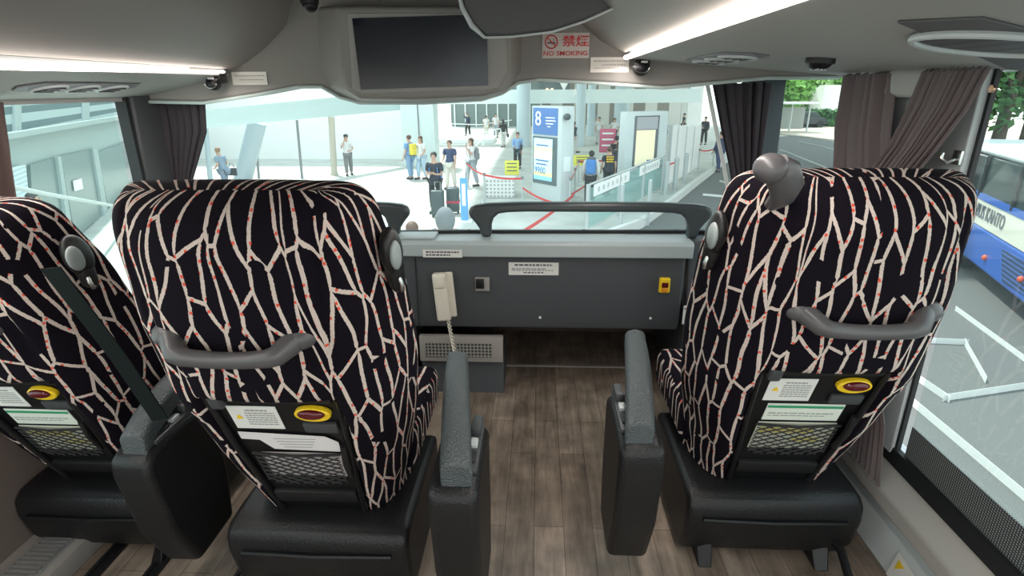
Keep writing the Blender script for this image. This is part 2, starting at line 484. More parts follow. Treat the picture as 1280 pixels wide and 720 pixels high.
# windshield: gently bowed sheet
wsx = [(-1.50, 2.23), (-1.2, 2.30), (-.8, 2.36), (-.3, 2.39), (.2, 2.40), (.6, 2.41), (.92, 2.41)]
bm = NB(); lo = [bm.verts.new((x, y, .74)) for x, y in wsx]; hi = [bm.verts.new((x, y, 1.50)) for x, y in wsx]
for i in range(len(wsx)-1): bm.faces.new((lo[i], lo[i+1], hi[i+1], hi[i]))
struct('window_1', bm, GLASS)
pane('window_2', [(1.075, 1.95, .2), (1.075, 2.66, .2), (1.068, 2.66, 1.40), (1.068, 1.90, 1.40)], GLASS_R)
pane('window_3', [(1.075, -.85, .2), (1.075, 1.42, .2), (1.068, 1.42, 1.40), (1.068, -.85, 1.40)], GLASS_R)
pane('window_4', [(-1.55, -.7, .3), (-1.55, 2.05, .3), (-1.53, 2.05, 1.40), (-1.53, -.7, 1.40)], GLASS_L)
# gaskets
def strip(name, a, b, w, t, m, right=None):
    a = Vector(a); b = Vector(b); d = b-a; L = d.length
    f = frame3(d, Z_)
    return struct(name, boxb((a+b)/2, (L, w, t), f), m, smooth=False)
bm = NB()
for i in range(len(wsx)-1):
    a = Vector((wsx[i][0], wsx[i][1]-.008, .762)); b = Vector((wsx[i+1][0], wsx[i+1][1]-.008, .762))
    box(bm, (a+b)/2, ((b-a).length+.01, .018, .02), frame3(b-a, Z_))
struct('trim_1', bm, RUBBER, smooth=False)
bm = NB()
for i in range(len(wsx)-1):      # dark shade band along the top of the windshield
    a = Vector((wsx[i][0], wsx[i][1]-.01, 1.395)); b = Vector((wsx[i+1][0], wsx[i+1][1]-.01, 1.395))
    box(bm, (a+b)/2, ((b-a).length+.01, .012, .075), frame3(b-a, Z_))
struct('trim_2', bm, mat('dark_shade_band', (.03, .045, .045), .35), smooth=False)
bm = NB()
box(bm, (1.062, 2.65, .8), (.02, .014, 1.2)); box(bm, (1.062, 1.440, .84), (.012, .010, 1.14)); box(bm, (1.062, 2.3, .30), (.02, .7, .03))
struct('trim_3', bm, RUBBER, smooth=False)
bm = NB()
box(bm, (-1.50, 2.058, .85), (.04, .018, 1.1)); box(bm, (-1.54, .6, .515), (.05, 2.8, .03))
struct('trim_4', bm, RUBBER, smooth=False)
# right sill: pale slanted ledge, black gasket, dotted frit
bm = NB()
prism(bm, [(.995, YB, .205), (.995, YB, .255), (1.045, YB, .305), (1.08, YB, .305), (1.08, YB, .20)], (0, 5.2, 0))
struct('sill_right', bm, SILL, bevel=.008)
bm = NB(); prism(bm, [(1.045, YB, .305), (1.052, YB, .35), (1.070, YB, .35), (1.070, YB, .30)], (0, 5.2, 0))
struct('trim_5', bm, RUBBER, smooth=False)
bm = NB(); box(bm, (1.066, .2, .395), (.003, 2.42, .10))
struct('trim_6', bm, dots_material('dotted_black_frit', (.02, .022, .025), (.36, .40, .40), 150, .33), smooth=False)

# ceiling with its sloped coves and soffits
bm = NB()
box(bm, (-.25, .1, 1.74), (2.9, 5.4, .04))
struct('ceiling', bm, CGREY, smooth=False)
def slab(bm, prof, y0, y1):
    prism(bm, [(x, y0, z) for x, z in prof], (0, y1-y0, 0))
bm = NB()
slab(bm, [(.30, 1.447), (1.11, 1.385), (1.11, 1.46), (.36, 1.53)], YB, 2.75)
struct('trim_7', bm, SOFF, bevel=.01)
bm = NB()
slab(bm, [(.30, 1.465), (.22, 1.505), (.15, 1.56), (.09, 1.72), (.17, 1.73), (.35, 1.53)], YB, 2.75)
struct('trim_8', bm, MGREY, bevel=.008)
bm = NB()
slab(bm, [(-1.13, 1.40), (-1.53, 1.320), (-1.54, 1.42), (-1.17, 1.48)], YB, 2.3)
struct('trim_9', bm, SOFF, bevel=.01)
bm = NB()
slab(bm, [(-1.12, 1.42), (-1.05, 1.455), (-.98, 1.50), (-.90, 1.57), (-.84, 1.72), (-.92, 1.73), (-1.14, 1.48)], YB, 2.3)
struct('trim_10', bm, MGREY, bevel=.008)
# LED strips (the lamps of the bus)
lr = empty('led_strip_lamp', (.30, 0, 1.445), 'warm white light strip along the right hand soffit edge', 'lamp')
bm = NB(); tube(bm, [(0, YB+.1, .005), (0, .6, .005), (0, 1.2, .006), (.0, 2.10, .006)], .0095, 8, flat=(1.15, .8))
build('diffuser', bm, LEDM, lr)
bm = NB(); box(bm, (.022, 0, .02), (.02, 5.1, .02)); build('channel', bm, LGREY, lr, bevel=.003)
ll = empty('led_strip_lamp', (-1.12, 0, 1.395), 'warm white light strip along the left hand soffit edge', 'lamp')
bm = NB(); tube(bm, [(0, YB+.1, .0), (0, 1.0, .0), (0, 1.4, .006), (.0, 1.9, .014), (.0, 2.08, .018)], .0062, 8, flat=(1.15, .8))
build('diffuser', bm, LEDM, ll)
bm = NB(); box(bm, (-.022, -.2, .02), (.02, 4.2, .02)); build('channel', bm, LGREY, ll, bevel=.003)
for o in (lr, ll): pass

# ---- overhead valance above the windshield with the monitor bulge
def py(x, y, Y): return PY(x, y, Y)
VY = 2.15
outline_px = [(150, 126), (255, 128), (320, 118), (372, 108), (402, 108), (425, 121), (450, 128), (530, 128), (602, 124), (628, 116), (648, 103), (675, 99), (740, 103), (830, 109), (958, 97)]
low = [PY(x, y, VY) for x, y in outline_px]
low[0].x = min(low[0].x, -1.52)
low.append(Vector((1.05, VY, low[-1].z)))
poly = low + [Vector((1.05, VY, 1.72)), Vector((-1.55, VY, 1.72))]
val = empty('overhead_valance', (0, VY, 1.4), 'grey moulded overhead panel above the windshield with central bulge', 'panel')
VAL = mat('warm_grey_valance', (.25, .23, .215), .55, bump=('n', 350, .1, .001))
build('moulding', prism(NB(), poly, (0, .16, 0)), VAL, val, bevel=.012, world=True)
bm = NB(); tube(bm, [p+Vector((0, -.004, -.002)) for p in low], .006, 8)
build('lower_lip', bm, mat('pale_lip', (.50, .58, .56), .4), val, world=True)
# monitor housing
mon = empty('ceiling_monitor', (-.42, 2.0, 1.4), 'dark flat screen in grey moulded housing above the windshield', 'monitor')
MY = 1.98
hp = [PY(x, y, MY) for x, y in [(418, 8), (424, 85), (433, 112), (450, 123), (520, 124), (604, 120), (622, 115), (638, 88), (640, 8)]]
bk = [Vector((p.x, VY+.02, p.z)) for p in [PY(x, y, VY) for x, y in [(392, 8), (396, 85), (410, 112), (446, 128), (520, 129), (606, 125), (634, 116), (652, 88), (654, 8)]]]
bm = NB()
fa = [bm.verts.new(p) for p in hp]; fb = [bm.verts.new(p) for p in bk]
bm.faces.new(fa)
for i in range(len(fa)): bm.faces.new((fa[i], fb[i], fb[(i+1) % len(fa)], fa[(i+1) % len(fa)]))
bm.faces.new(fb[::-1])
build('housing', bm, VAL, mon, bevel=.012, world=True)
bz = [PY(x, y, MY-.004) for x, y in [(434, 16), (440, 110), (452, 117), (606, 113), (622, 110), (634, 86), (632, 16)]]
build('bezel', prism(NB(), bz, (0, .01, 0)), mat('bezel_grey', (.31, .29, .275), .5), mon, bevel=.003, world=True)
sc_ = [PY(x, y, MY-.012) for x, y in [(440, 23), (451, 112), (610, 107), (608, 18)]]
build('screen', prism(NB(), sc_, (0, .012, 0)), SCREEN, mon, smooth=False, world=True)

# hanging ceiling hood in the middle
hood = empty('ceiling_hood', (0, 1.5, 1.6), 'dark curved ceiling hood with pale trim edge hanging in front of the monitor', 'ceiling fitting')
hc = [PY(x, y, 1.55) for x, y in [(572, -14), (578, 10), (590, 32), (606, 47), (640, 46), (690, 40), (730, 27), (768, 10), (800, -14)]]
build('shell', prism(NB(), hc, (0, .22, .03)), mat('dark_hood', (.07, .068, .07), .5), hood, bevel=.01, world=True)
bm = NB(); tube(bm, [PY(x, y, 1.545) for x, y in [(572, -14), (578, 10), (590, 32), (606, 47)]], [.006, .010, .012, .006], 8, flat=(1, .6))
build('trim_edge', bm, LGREY, hood, world=True)['label'] = 'pale curved trim edge'
bm = NB(); tube(bm, [PY(x, y, 1.545) for x, y in [(606, 47), (640, 46), (690, 40), (730, 27), (768, 10), (800, -14)]], .003, 6)
build('piping', bm, LGREY, hood, world=True)

# ceiling camera, left of the monitor
bm = NB(); p = PY(388, 12, 1.75)
s = empty('ceiling_speaker', p, 'small black round ceiling fitting left of the monitor', 'ceiling fitting')
build('base', cyl(NB(), (0, 0, .03), .026, .03), BLK, s); build('dome', ellipsoid(NB(), (0, 0, .012), (.022, .022, .02)), BLK2, s)

# signs on the valance
FX = VY-.003
def on_val(px, py_): return PY(px, py_, FX)
sg = empty('no_smoking_sign', on_val(707, 57), 'pale no smoking sign with red print on the overhead panel', 'sign')
SIGNW = mat('faded_sign_white', (.62, .55, .52), .5)
pl = on_val(707, 57)
build('plate', plate(NB(), (0, 0, 0), X_, Z_, .165, .082, .003, 0, .001), SIGNW, sg)
text('lettering', '禁煙', .038, (-.012, -.003, .012), X_, Z_, RED, sg, bold=.0006, world=False, sx=1.25)
text('lettering', 'NO SMOKING', .0215, (0, -.003, -.026), X_, Z_, RED, sg, align='CENTER', bold=.0003, world=False, sx=1.15)
bm = NB()
tube(bm, [(-.050+.021*cos(a), -.003, .012+.021*sin(a)) for a in [i*2*pi/24 for i in range(25)]], .0022, 6)
tube(bm, [(-.065, -.003, .026), (-.035, -.003, -.002)], .002, 6)
build('ring', bm, RED, sg)['label'] = 'red prohibition ring'
bm = NB(); box(bm, (-.050, -.003, .009), (.028, .0015, .005)); tube(bm, [(-.044, -.003, .014), (-.041, -.003, .019), (-.045, -.003, .023)], .001, 5)
build('cigarette', bm, INK, sg)
LBLW = mat('glossy_white_label', (.80, .74, .68), .25)
o = sticker('label_sticker', on_val(762, 81), X_, Z_, .135, .050, [(.25, .08, .95, .10), (.5, .3, .9, .06), (.72, .1, .8, .05)], [LBLW, mat('faint_ink', (.45, .38, .36), .6)])
setp(o, 'small glossy white label on the overhead panel beside the no smoking sign', 'label')
o = sticker('label_sticker', on_val(312, 98), X_, Z_, .13, .045, [(.3, .08, .95, .09), (.6, .2, .9, .06)], [LBLW, MAT['faint_ink']])
setp(o, 'small glossy white label on the overhead panel near the left soffit', 'label')
# dome cameras on the valance and soffit
def dome(px, py_, Y, lb, r=.03):
    c = PY(px, py_, Y)
    e = empty('dome_camera', c, lb, 'camera', 'small dome cameras')
    build('bracket', boxb((0, .02, .02), (r*2.1, .05, r*1.6), bev=.008), BLK, e)
    b = ellipsoid(NB(), (0, -.005, 0), (r, r, r)); build('dome', b, BLK2, e)
    bm = NB(); tube(bm, [(r*.8*cos(a), -.008-r*.75, r*.55*sin(a)-.003) for a in [pi+i*pi/10 for i in range(11)]], .0015, 5)
    build('lens_ring', bm, CHROME, e)
    build('tag', boxb((.006, -.03, .016), (.022, .002, .007)), PAPER, e)
dome(801, 84, 2.10, 'small black dome camera on the overhead panel beside the glossy white label')
dome(268, 104, 2.08, 'small black dome camera on the overhead panel at the end of the left light strip', .026)

# air outlets and speaker in the soffits
SRn = Vector((-.062, 0, -.81)).normalized(); SRp = Vector((.3, 0, 1.447)); SRt = Vector((.81, 0, -.062)).normalized()
SLn = Vector((.08, 0, -.40)).normalized(); SLp = Vector((-1.13, 0, 1.40)); SLt = Vector((-.40, 0, -.08)).normalized()
def ring_pts(c, a, b, r, n=28): return [c + a*cos(i*2*pi/n)*r + b*sin(i*2*pi/n)*r for i in range(n+1)]
DPL = mat('grey_outlet_panel', (.20, .20, .215), .5)
def outlets(c, N, T, lb, k=1.0):
    e = empty('air_outlet_panel', c, lb, 'air outlet')
    n = N*.004
    out = [(-.055, -.20), (.0, -.24), (.055, -.20), (.062, .0), (.055, .20), (0, .24), (-.055, .20), (-.062, 0)]
    build('panel', prism(NB(), [T*x*k + Y_*y*k for x, y in out], n), DPL, e, bevel=.003)
    for i, (x, y) in enumerate([(.0, -.13), (.0, 0), (0, .13)]):
        p = T*x + Y_*y*k
        bm = NB(); tube(bm, ring_pts(p+n*1.5, T, Y_, .045*k), .005, 8)
        r = build('outlet_ring', bm, LGREY, e)
        bm = NB(); cyl(bm, p+n*1.2, .040*k, .008, N, 24)
        build('nozzle', bm, BLK, r)
        bm = NB()
        for q in (-.02, 0, .02): box(bm, p+n*2.6+T*q, (.004, .07*k, .004), frame3(T, Y_))
        build('vane', bm, HGREY, r)
cR = PP(903, 72, SRp, SRn); outlets(cR, SRn, SRt, 'round air outlets in the right soffit nearest the windshield')
cL = PP(160, 107, SLp, SLn); cL = Vector((-1.31, 1.65, 1.363)); outlets(cL, SLn, SLt, 'round air outlets in the left soffit above the left window', .9)
# small reading lamp cluster
c = PP(1026, 73, SRp, SRn); e = empty('reading_light', c, 'small dark dome lamp cluster in the right soffit above the curtains', 'lamp')
bm = NB(); cyl(bm, SRn*.006, .034, .012, SRn); build('rim', bm, BLK, e)
bm = NB(); ellipsoid(bm, SRn*.008, (.03, .03, .02)); build('dome', bm, BLK2, e)
bm = NB()
for i in range(-2, 3):
    for j in (-1, 0, 1): ellipsoid(bm, SRn*.026 + SRt*(j*.009) + Y_*(i*.009), (.003, .003, .002), 6, 4)
build('diode', bm, mat('diode_white', (.6, .62, .65), .3), e)
# speaker
c = PP(1245, 45, SRp, SRn); e = empty('ceiling_loudspeaker', c, 'oval loudspeaker grille with pale ring in the right soffit', 'loudspeaker')
pts = [PP(x, y, SRp, SRn)-c for x, y in [(1122, 25), (1230, 20), (1330, 45), (1330, 95), (1258, 84)]]
build('panel', prism(NB(), pts, SRn*.004), mat('dark_speaker_panel', (.10, .10, .105), .7), e, bevel=.002)
ax1 = (PP(1300, 62, SRp, SRn)-PP(1186, 35, SRp, SRn))/2; cc = (PP(1300, 62, SRp, SRn)+PP(1186, 35, SRp, SRn))/2-c
ax2 = (PP(1215, 75, SRp, SRn)-PP(1255, 32, SRp, SRn)); ax2 = ax2 - ax1*(ax2.dot(ax1)/ax1.dot(ax1)); ax2 = ax2.normalized()*ax1.length*.62
bm = NB(); tube(bm, [cc+SRn*.008+ax1*cos(i*2*pi/40)+ax2*sin(i*2*pi/40) for i in range(41)], .006, 8); build('ring', bm, LGREY, e)['label'] = 'pale grey oval ring'
build('grille', prism(NB(), [cc+ax1*.93*cos(i*2*pi/40)+ax2*.93*sin(i*2*pi/40) for i in range(40)], SRn*.007), dots_material('speaker_mesh', (.10, .10, .11), (.02, .02, .02), 260, .3), e, smooth=False)

# ================================================================== FRONT BULKHEAD
FY = 2.27
bk = empty('front_bulkhead', (0, FY, 0), 'charcoal front bulkhead with pale ledge under the windshield', 'bulkhead')
bm = NB()
prism(bm, [(-1.46, FY-.03, .688), (-1.46, FY-.035, .745), (-1.46, FY-.02, .757), (-1.46, 2.42, .757), (-1.46, 2.42, .70), (-1.46, FY, .688)], (2.10, 0, 0))
build('ledge', bm, LEDGE, bk, bevel=.006, world=True)['label'] = 'pale grey ledge'
bm = NB(); box(bm, (-.80, 2.31, .763), (.74, .11, .012), None, 0, .006); build('raised_lid', bm, LEDGE, bk, world=True)
bm = NB()
prism(bm, [(-1.46, FY, .69), (-1.46, FY+.01, .40), (-1.46, FY+.03, .345), (-1.46, FY+.08, .33), (-1.46, FY+.12, .33), (-1.46, FY+.12, .69)], (2.08, 0, 0))
build('face_panel', bm, PANEL, bk, bevel=.008, world=True)
build('seam', boxb((-.52, FY-.001, .52), (.003, .004, .33)), RUBBER, bk, smooth=False, world=True)
# left lower box with perforated vent
build('lower_box', boxb((-1.0, 2.42, .16), (.86, .30, .34), bev=.006), PANEL, bk, world=True)
VENT = dots_material('perforated_vent', (.30, .29, .27), (.03, .03, .03), 62, .36)
build('vent_plate', boxb((-.34, 2.30, .240), (.38, .03, .125), bev=.004), MGREY, bk, world=True)
build('vent_grille', boxb((-.35, 2.283, .236), (.30, .006, .066)), VENT, bk, smooth=False, world=True)
build('vent_duct', boxb((-.34, 2.42, .10), (.38, .20, .20)), PANEL, bk, smooth=False, world=True)
# right column beside the footwell
bm = NB(); hexa(bm, [(.68, 2.30, 0), (.94, 2.40, 0), (.94, 3.05, 0), (.68, 3.05, 0), (.625, 2.27, .755), (.93, 2.29, .755), (.93, 2.42, .755), (.625, 2.42, .755)])
build('side_column', bm, PANEL, bk, bevel=.01, world=True)
bm = NB(); box(bm, (-.1, 2.60, .003), (1.3, .02, .006)); setp(build('floor_strip', bm, MGREY, smooth=False), 'thin floor joint strip in the footwell under the bulkhead', 'floor strip')
for i, (x, y) in enumerate([(675, 397), (813, 398)]):
    p = PY(x, y, FY+.004)
    bm = NB(); ellipsoid(bm, p, (.006, .004, .006), 10, 6); build('screw_cap', bm, WHITE, bk, world=True)
# stickers on the bulkhead
p = PY(553, 317, FY-.036); o = sticker('sticker', p, X_, Z_, .165, .033, [(.3, .08, .92, .2), (.68, .08, .7, .2)], parent=bk, label='white two line sticker')
p = PY(667, 336, FY-.002); o = sticker('sticker', p, X_, Z_, .212, .056, [(.2, .12, .88, .13), (.5, .06, .75, .06), (.62, .06, .9, .05), (.8, .3, .72, .09)], parent=bk, label='wide white notice sticker')
p = PY(861, 392, 2.275); sx_ = Vector((1, .15, 0))
o = sticker('sticker', p+Vector((0, -.012, 0)), sx_, Z_, .060, .085, [], parent=bk, label='square pictogram sticker')
bm = NB(); pp = p+Vector((0, -.016, 0))
plate(bm, pp+Vector((0, 0, .030)), sx_, Z_, .05, .008, .001); plate(bm, pp+Vector((.0, 0, -.008)), sx_, Z_, .012, .03, .001)
plate(bm, pp+Vector((.006, 0, -.026)), Vector((1, .15, .4)), Z_, .03, .008, .001); ellipsoid(bm, pp+Vector((.002, 0, .014)), (.006, .001, .006), 10, 6)
build('pictogram', bm, INK, bk, smooth=False, world=True)
# yellow bell button
p = PY(830.5, 356.5, FY-.004); e = empty('bell_button', p, 'small yellow and orange bell button on the bulkhead', 'button')
build('housing', boxb((0, 0, 0), (.046, .022, .068), bev=.010, seg=4), YEL, e)
build('lens', boxb((.0, -.012, .004), (.028, .006, .022), bev=.003), DRED, e); build('push_button', boxb((0, -.012, -.018), (.026, .007, .018), bev=.003), ORG, e)
# socket
p = PY(603, 355, FY-.003); e = empty('wall_socket', p, 'small grey socket plate with dark recess on the bulkhead', 'socket')
build('plate', boxb((0, 0, 0), (.062, .008, .062), bev=.003), MGREY, e); build('recess', boxb((-.010, -.006, .003), (.036, .006, .044), bev=.002), BLK, e)
build('switch', boxb((-.006, -.012, .003), (.012, .012, .026), bev=.002), BLK2, e)
# intercom handset
p = PY(554, 370, FY-.03); tilt = Matrix.Rotation(radians(-4), 3, 'Y').to_4x4()
e = empty('intercom_handset', p, 'ivory intercom handset hanging on the bulkhead', 'intercom'); e.rotation_euler = (0, radians(-4), 0)
build('cradle', boxb((.006, .014, 0), (.085, .022, .205), bev=.010, seg=3), CREAMP, e)
bm = NB(); box(bm, (-.004, -.012, 0), (.060, .032, .215), None, 0, .012, 4)
build('receiver', bm, CREAMP, e); build('earpiece', boxb((-.004, -.030, .072), (.044, .010, .05), bev=.006), CREAMP, e)
bm = NB(); pts1 = []; pts2 = []
for i in range(60):
    t = i/59; z = -.105-.17*t; a = t*30
    pts1.append((.01+.006*cos(a)+.012*t, -.004+.006*sin(a), z)); pts2.append((.01-.006*cos(a)+.012*t, -.004-.006*sin(a), z))
tube(bm, pts1, .0035, 6); tube(bm, pts2, .0035, 6); build('cord', bm, CREAMP, e)

# handrails on the ledge
RAILM = mat('rail_dark_plastic', (.045, .055, .06), .35, spec=.6)
def rail_shape():
    # outline of an arch rail with flared shoulders, in X-Z (origin at the left foot)
    W = .965
    out = [(.030, 0), (.022, .035), (.004, .062), (-.018, .088), (-.024, .108), (-.014, .126), (.008, .137), (.06, .144), (.20, .149)]
    inn = [(.072, 0), (.074, .055), (.084, .083), (.104, .100), (.14, .106), (.22, .109)]
    full = out + [(W-x, z) for x, z in out[::-1]] + [(W-x, z) for x, z in inn] + [(x, z) for x, z in inn[::-1]]
    return full
rs = rail_shape()
def rail(x0, lb, y=2.325):
    e = empty('grab_rail', (x0, y, .757), lb, 'grab rail', 'grab rails on the ledge')
    bm = NB(); prism(bm, [(x, -.02, z) for x, z in rs], (0, .045, 0)); build('bar', bm, RAILM, e, bevel=.013)
    return e
rail(-.268, 'dark arched grab rail standing on the pale ledge in mid windshield')
rail(-1.53, 'dark arched grab rail mostly hidden behind the aisle seat left')

# ================================================================== SEATS
def make_backrest_mesh(s_side=1, top_shift=.022):
    """fabric body: closed rings stacked along h; v = height, u = arc length"""
    NR, NH = 96, 66
    Hh = .99
    wtab = [(0, .180), (.12, .200), (.3, .230), (.5, .248), (.7, .240), (.85, .218), (.95, .204), (1.0, .188)]
    ttab = [(0, .22), (.2, .25), (.5, .265), (.75, .25), (.9, .21), (1, .18)]
    def lerp(tab, x):
        for (a, va), (b, vb) in zip(tab, tab[1:]):
            if x <= b:
                k = (x-a)/(b-a); k = k*k*(3-2*k)*.5 + k*.5
                return va+(vb-va)*k
        return tab[-1][1]
    bm = NB(); uvl = bm.loops.layers.uv.new('UVMap')
    rows = []
    hs = []
    for j in range(NH+1):
        t = j/NH
        if t < .8: h = -.10+t/.8*.98; s = 1.0; v = h
        else:
            a = (t-.8)/.2*(pi/2); h = .88+.08*sin(a); s = cos(a)**.8; v = .88+.09*a
        hs.append((h, s, v))
    for h, s, v in hs:
        k = max(0, h/Hh)
        w = lerp(wtab, k); th = lerp(ttab, k)
        ww = w - .055*(1-s)**1.5; tt = max(th*s, .0005)
        yc = .130 + .006*sin(k*3)
        row = []
        for i in range(NR):
            an = 2*pi*i/NR - pi/2
            n = 3.6
            c, d = cos(an), sin(an)
            x = ww*math.copysign(abs(c)**(2/n), c); y = tt*.5*math.copysign(abs(d)**(2/n), d)
            # side wings wrap forward
            x *= 1.0 + .20*max(-.15, min(1, (y+.05)/.13))
            if y > 0: y += .05*max(0, abs(x)/max(ww, .001)-.75)*4*.25*s
            if d < 0:
                # piping seams of the head pad
                g = math.exp(-((abs(x)-.165)/.007)**2)*(.009 if h > .55 else 0)*min(1, max(0, (h-.55)*12))
                y += g
                y -= .014*(1-(x/ww)**2)*s*(1 if h > .42 else .2)
                # recess of the black panel
                wp = .116 + .034*min(1, k*2.2)
                if h < .56:
                    e = 1/(1+math.exp((abs(x)-wp)/.004)); f = 1/(1+math.exp((h-.518)/.006))
                    y += .05*e*f
            zz = h
            x += s_side*top_shift*max(0, min(1, (k-.5)/.4))
            row.append(Vector((x, yc+y, zz)))
        rows.append(row)
    V = [[bm.verts.new(p) for p in row] for row in rows]
    ref = rows[30]
    arc = [0]
    for i in range(NR): arc.append(arc[-1] + (ref[(i+1) % NR]-ref[i]).length)
    # u measured from the middle of the back
    for j in range(NH):
        for i in range(NR):
            i2 = (i+1) % NR
            f = bm.faces.new((V[j][i], V[j][i2], V[j+1][i2], V[j+1][i]))
            us = [arc[i], arc[i+1], arc[i+1], arc[i]]; vv = [hs[j][2], hs[j][2], hs[j+1][2], hs[j+1][2]]
            for l, a_, b_ in zip(f.loops, us, vv): l[uvl].uv = (a_, b_)
    bm.faces.new(V[0][::-1])
    return bm
def uv_box(o, off=0.0):
    me = o.data
    if not me.uv_layers: me.uv_layers.new(name='UVMap')
    uv = me.uv_layers[0].data
    for p in me.polygons:
        n = p.normal
        for li in p.loop_indices:
            c = me.vertices[me.loops[li].vertex_index].co
            if abs(n.z) > .6: uv[li].uv = (c.x+off, c.y)
            elif abs(n.x) > .6: uv[li].uv = (c.y+off, c.z)
            else: uv[li].uv = (c.x+off, c.z)

LEAN = radians(21.5)
def tilt_parent(seat, name, bm, m, z0=.243, y0=.347, **k):
    """part that lies in the leaning frame of the backrest"""
    R = Matrix.Translation((0, y0, z0)) @ Matrix.Rotation(LEAN, 4, 'X')
    bmesh.ops.transform(bm, matrix=R, verts=bm.verts)
    return build(name, bm, m, seat, **k)
NETM = mat('net_cord', (.01, .01, .01), .7)
def make_seat(loc, lb, s=1, ao=0.0, uoff=0.0, notice='white', props=True, knob=False):
    """s = +1: armrest console on the right hand side, -1: on the left"""
    e = empty('coach_seat', loc, lb, 'seat', 'patterned coach seats')
    bm = make_backrest_mesh(s, .022 if s > 0 else .034)
    uvl = bm.loops.layers.uv.active
    for f in bm.faces:
        for l in f.loops: l[uvl].uv = (l[uvl].uv[0]+uoff, l[uvl].uv[1]+uoff*.37)
    tilt_parent(e, 'backrest', bm, FABRIC, auto=60)
    # cushion
    bm = NB(); box(bm, (0, .70, .37), (.46, .42, .14), None, 0, .04, 4)
    o = build('seat_cushion', bm, FABRIC, e, auto=60); uv_box(o, uoff)
    # black rear panel in the lower back
    bm = NB()
    pts = [(-.112, 0, -.095), (.112, 0, -.095), (.130, 0, .15), (.154, 0, .43), (.150, 0, .530), (-.150, 0, .530), (-.154, 0, .43), (-.130, 0, .15)]
    prism(bm, [(x, .034, z) for x, _, z in pts], (0, .03, 0))
    bp = tilt_parent(e, 'back_panel', bm, BLK2, bevel=.008)
    def sub(name, bm, m, **k):
        R = Matrix.Translation((0, .347, .243)) @ Matrix.Rotation(LEAN, 4, 'X') @ Matrix.Translation((0, 0, .040))
        bmesh.ops.transform(bm, matrix=R, verts=bm.verts)
        return build(name, bm, m, bp, **k)
    # raised frame of the panel and pocket rail
    for sx in (-1, 1):
        bm = NB(); tube(bm, [(sx*.108, .032, -.09), (sx*.126, .026, .15), (sx*.139, .026, .30), (sx*.147, .030, .465)], .010, 8, flat=(1, .7))
        sub('frame_edge', bm, BLK, auto=60)
    bm = NB(); box(bm, (0, .030, .468), (.27, .02, .03), None, 0, .006); sub('top_bar', bm, BLK)
    bm = NB(); box(bm, (-.118, .024, .462), (.032, .03, .045), None, 0, .010, 3); sub('hook_cap', bm, DGREY)
    bm = NB(); box(bm, (0, .030, .055), (.22, .022, .05), None, 0, .008); sub('lower_bar', bm, BLK)
    bm = NB(); tube(bm, [(.126, .020, .30), (.122, .012, .24), (.118, .020, .17)], .009, 8); sub('side_clip', bm, BLK)
    # warning sticker, leaflet, net pocket
    m1 = s*0
    def stk(name, x, z, w, hgt, lines, mats, skew=0.0, lab=None):
        bm = NB(); plate(bm, (x, .031, z), X_, Z_, w, hgt, .002, 0)
        for (v, u0, u1, th) in lines:
            xx = u0
            while xx < u1:
                en = min(xx+random.uniform(.04, .1), u1)
                plate(bm, (x+((xx+en)/2-.5)*w, .0292, z+(.5-v)*hgt), X_, Z_, (en-xx)*w, th*hgt, .001, 1); xx = en+.018
        o = sub(name, bm, mats, smooth=False)
        if lab: o['label'] = lab
        return o
    ln = [(.16, .35, .8, .05)] + [(.28+.1*i, .32, .92, .035) for i in range(6)]
    stk('warning_sticker', -.058, .388, .112, .082, ln, [WHITE, mat('grey_ink', (.35, .35, .34), .6)], lab='white warning sticker')
    bm = NB(); v = [(-.102, .0288, .386), (-.086, .0288, .386), (-.094, .0288, .401)]
    prism(bm, v, (0, -.0008, 0)); sub('warning_triangle', bm, YEL, smooth=False)['label'] = 'yellow warning triangle'
    if notice == 'white':
        bm = NB(); prism(bm, [(-.118, .029, .335), (.085, .029, .322), (.112, .029, .30), (.112, .029, .262), (-.05, .029, .268), (-.075, .029, .305), (-.118, .029, .308)], (0, -.0015, 0))
        sub('leaflet', bm, PAPER, smooth=False)['label'] = 'plain pale leaflet'
        bm = NB()
        for i in range(4): box(bm, (.01, .0268, .312-i*.011), (.10-.01*i, .0006, .0022))
        sub('print', bm, MAT['grey_ink'], smooth=False)
    else:
        stk('leaflet', -.0, .300, .19, .066, [(.55, .05, .9, .05), (.7, .05, .8, .04)], [mat('pale_leaflet', (.72, .76, .68), .6), MAT['grey_ink']], lab='pale leaflet with green stripe')
        bm = NB(); box(bm, (-.0, .0290, .323), (.185, .0012, .008)); sub('stripe', bm, GREEN, smooth=False)['label'] = 'green stripe'
    # papers behind the net
    if notice == 'white':
        bm = NB(); plate(bm, (.01, .030, .20), X_, Z_, .20, .10, .002); o = sub('papers', bm, mat('pinkish_paper', (.62, .55, .56), .7), smooth=False)
    else:
        bm = NB(); plate(bm, (0, .030, .20), X_, Z_, .20, .115, .002); o = sub('papers', bm, mat('cream_paper', (.66, .66, .55), .7), smooth=False)
        bm = NB(); plate(bm, (-.02, .0285, .225), X_, Z_, .14, .025, .001); plate(bm, (.04, .0285, .185), X_, Z_, .07, .02, .001); sub('printed_band', bm, mat('muted_yellow_print', (.72, .62, .22), .7), smooth=False)
    bm = NB()
    Wn, Hn = .215, .125; nd = 8
    def clipseg(x0, z0, dx, dz):
        # diagonal cords inside the pocket rectangle
        pts = []
        for i in range(0, 41):
            t = i/40; x = x0+dx*t; z = z0+dz*t
            if abs(x) <= Wn/2 and 0 <= z <= Hn: pts.append((x+.0, .021-.004*sin(pi*(x/Wn+.5)), .13+z))
        if len(pts) > 2: tube(bm, [pts[0], pts[len(pts)//2], pts[-1]], .0021, 4)
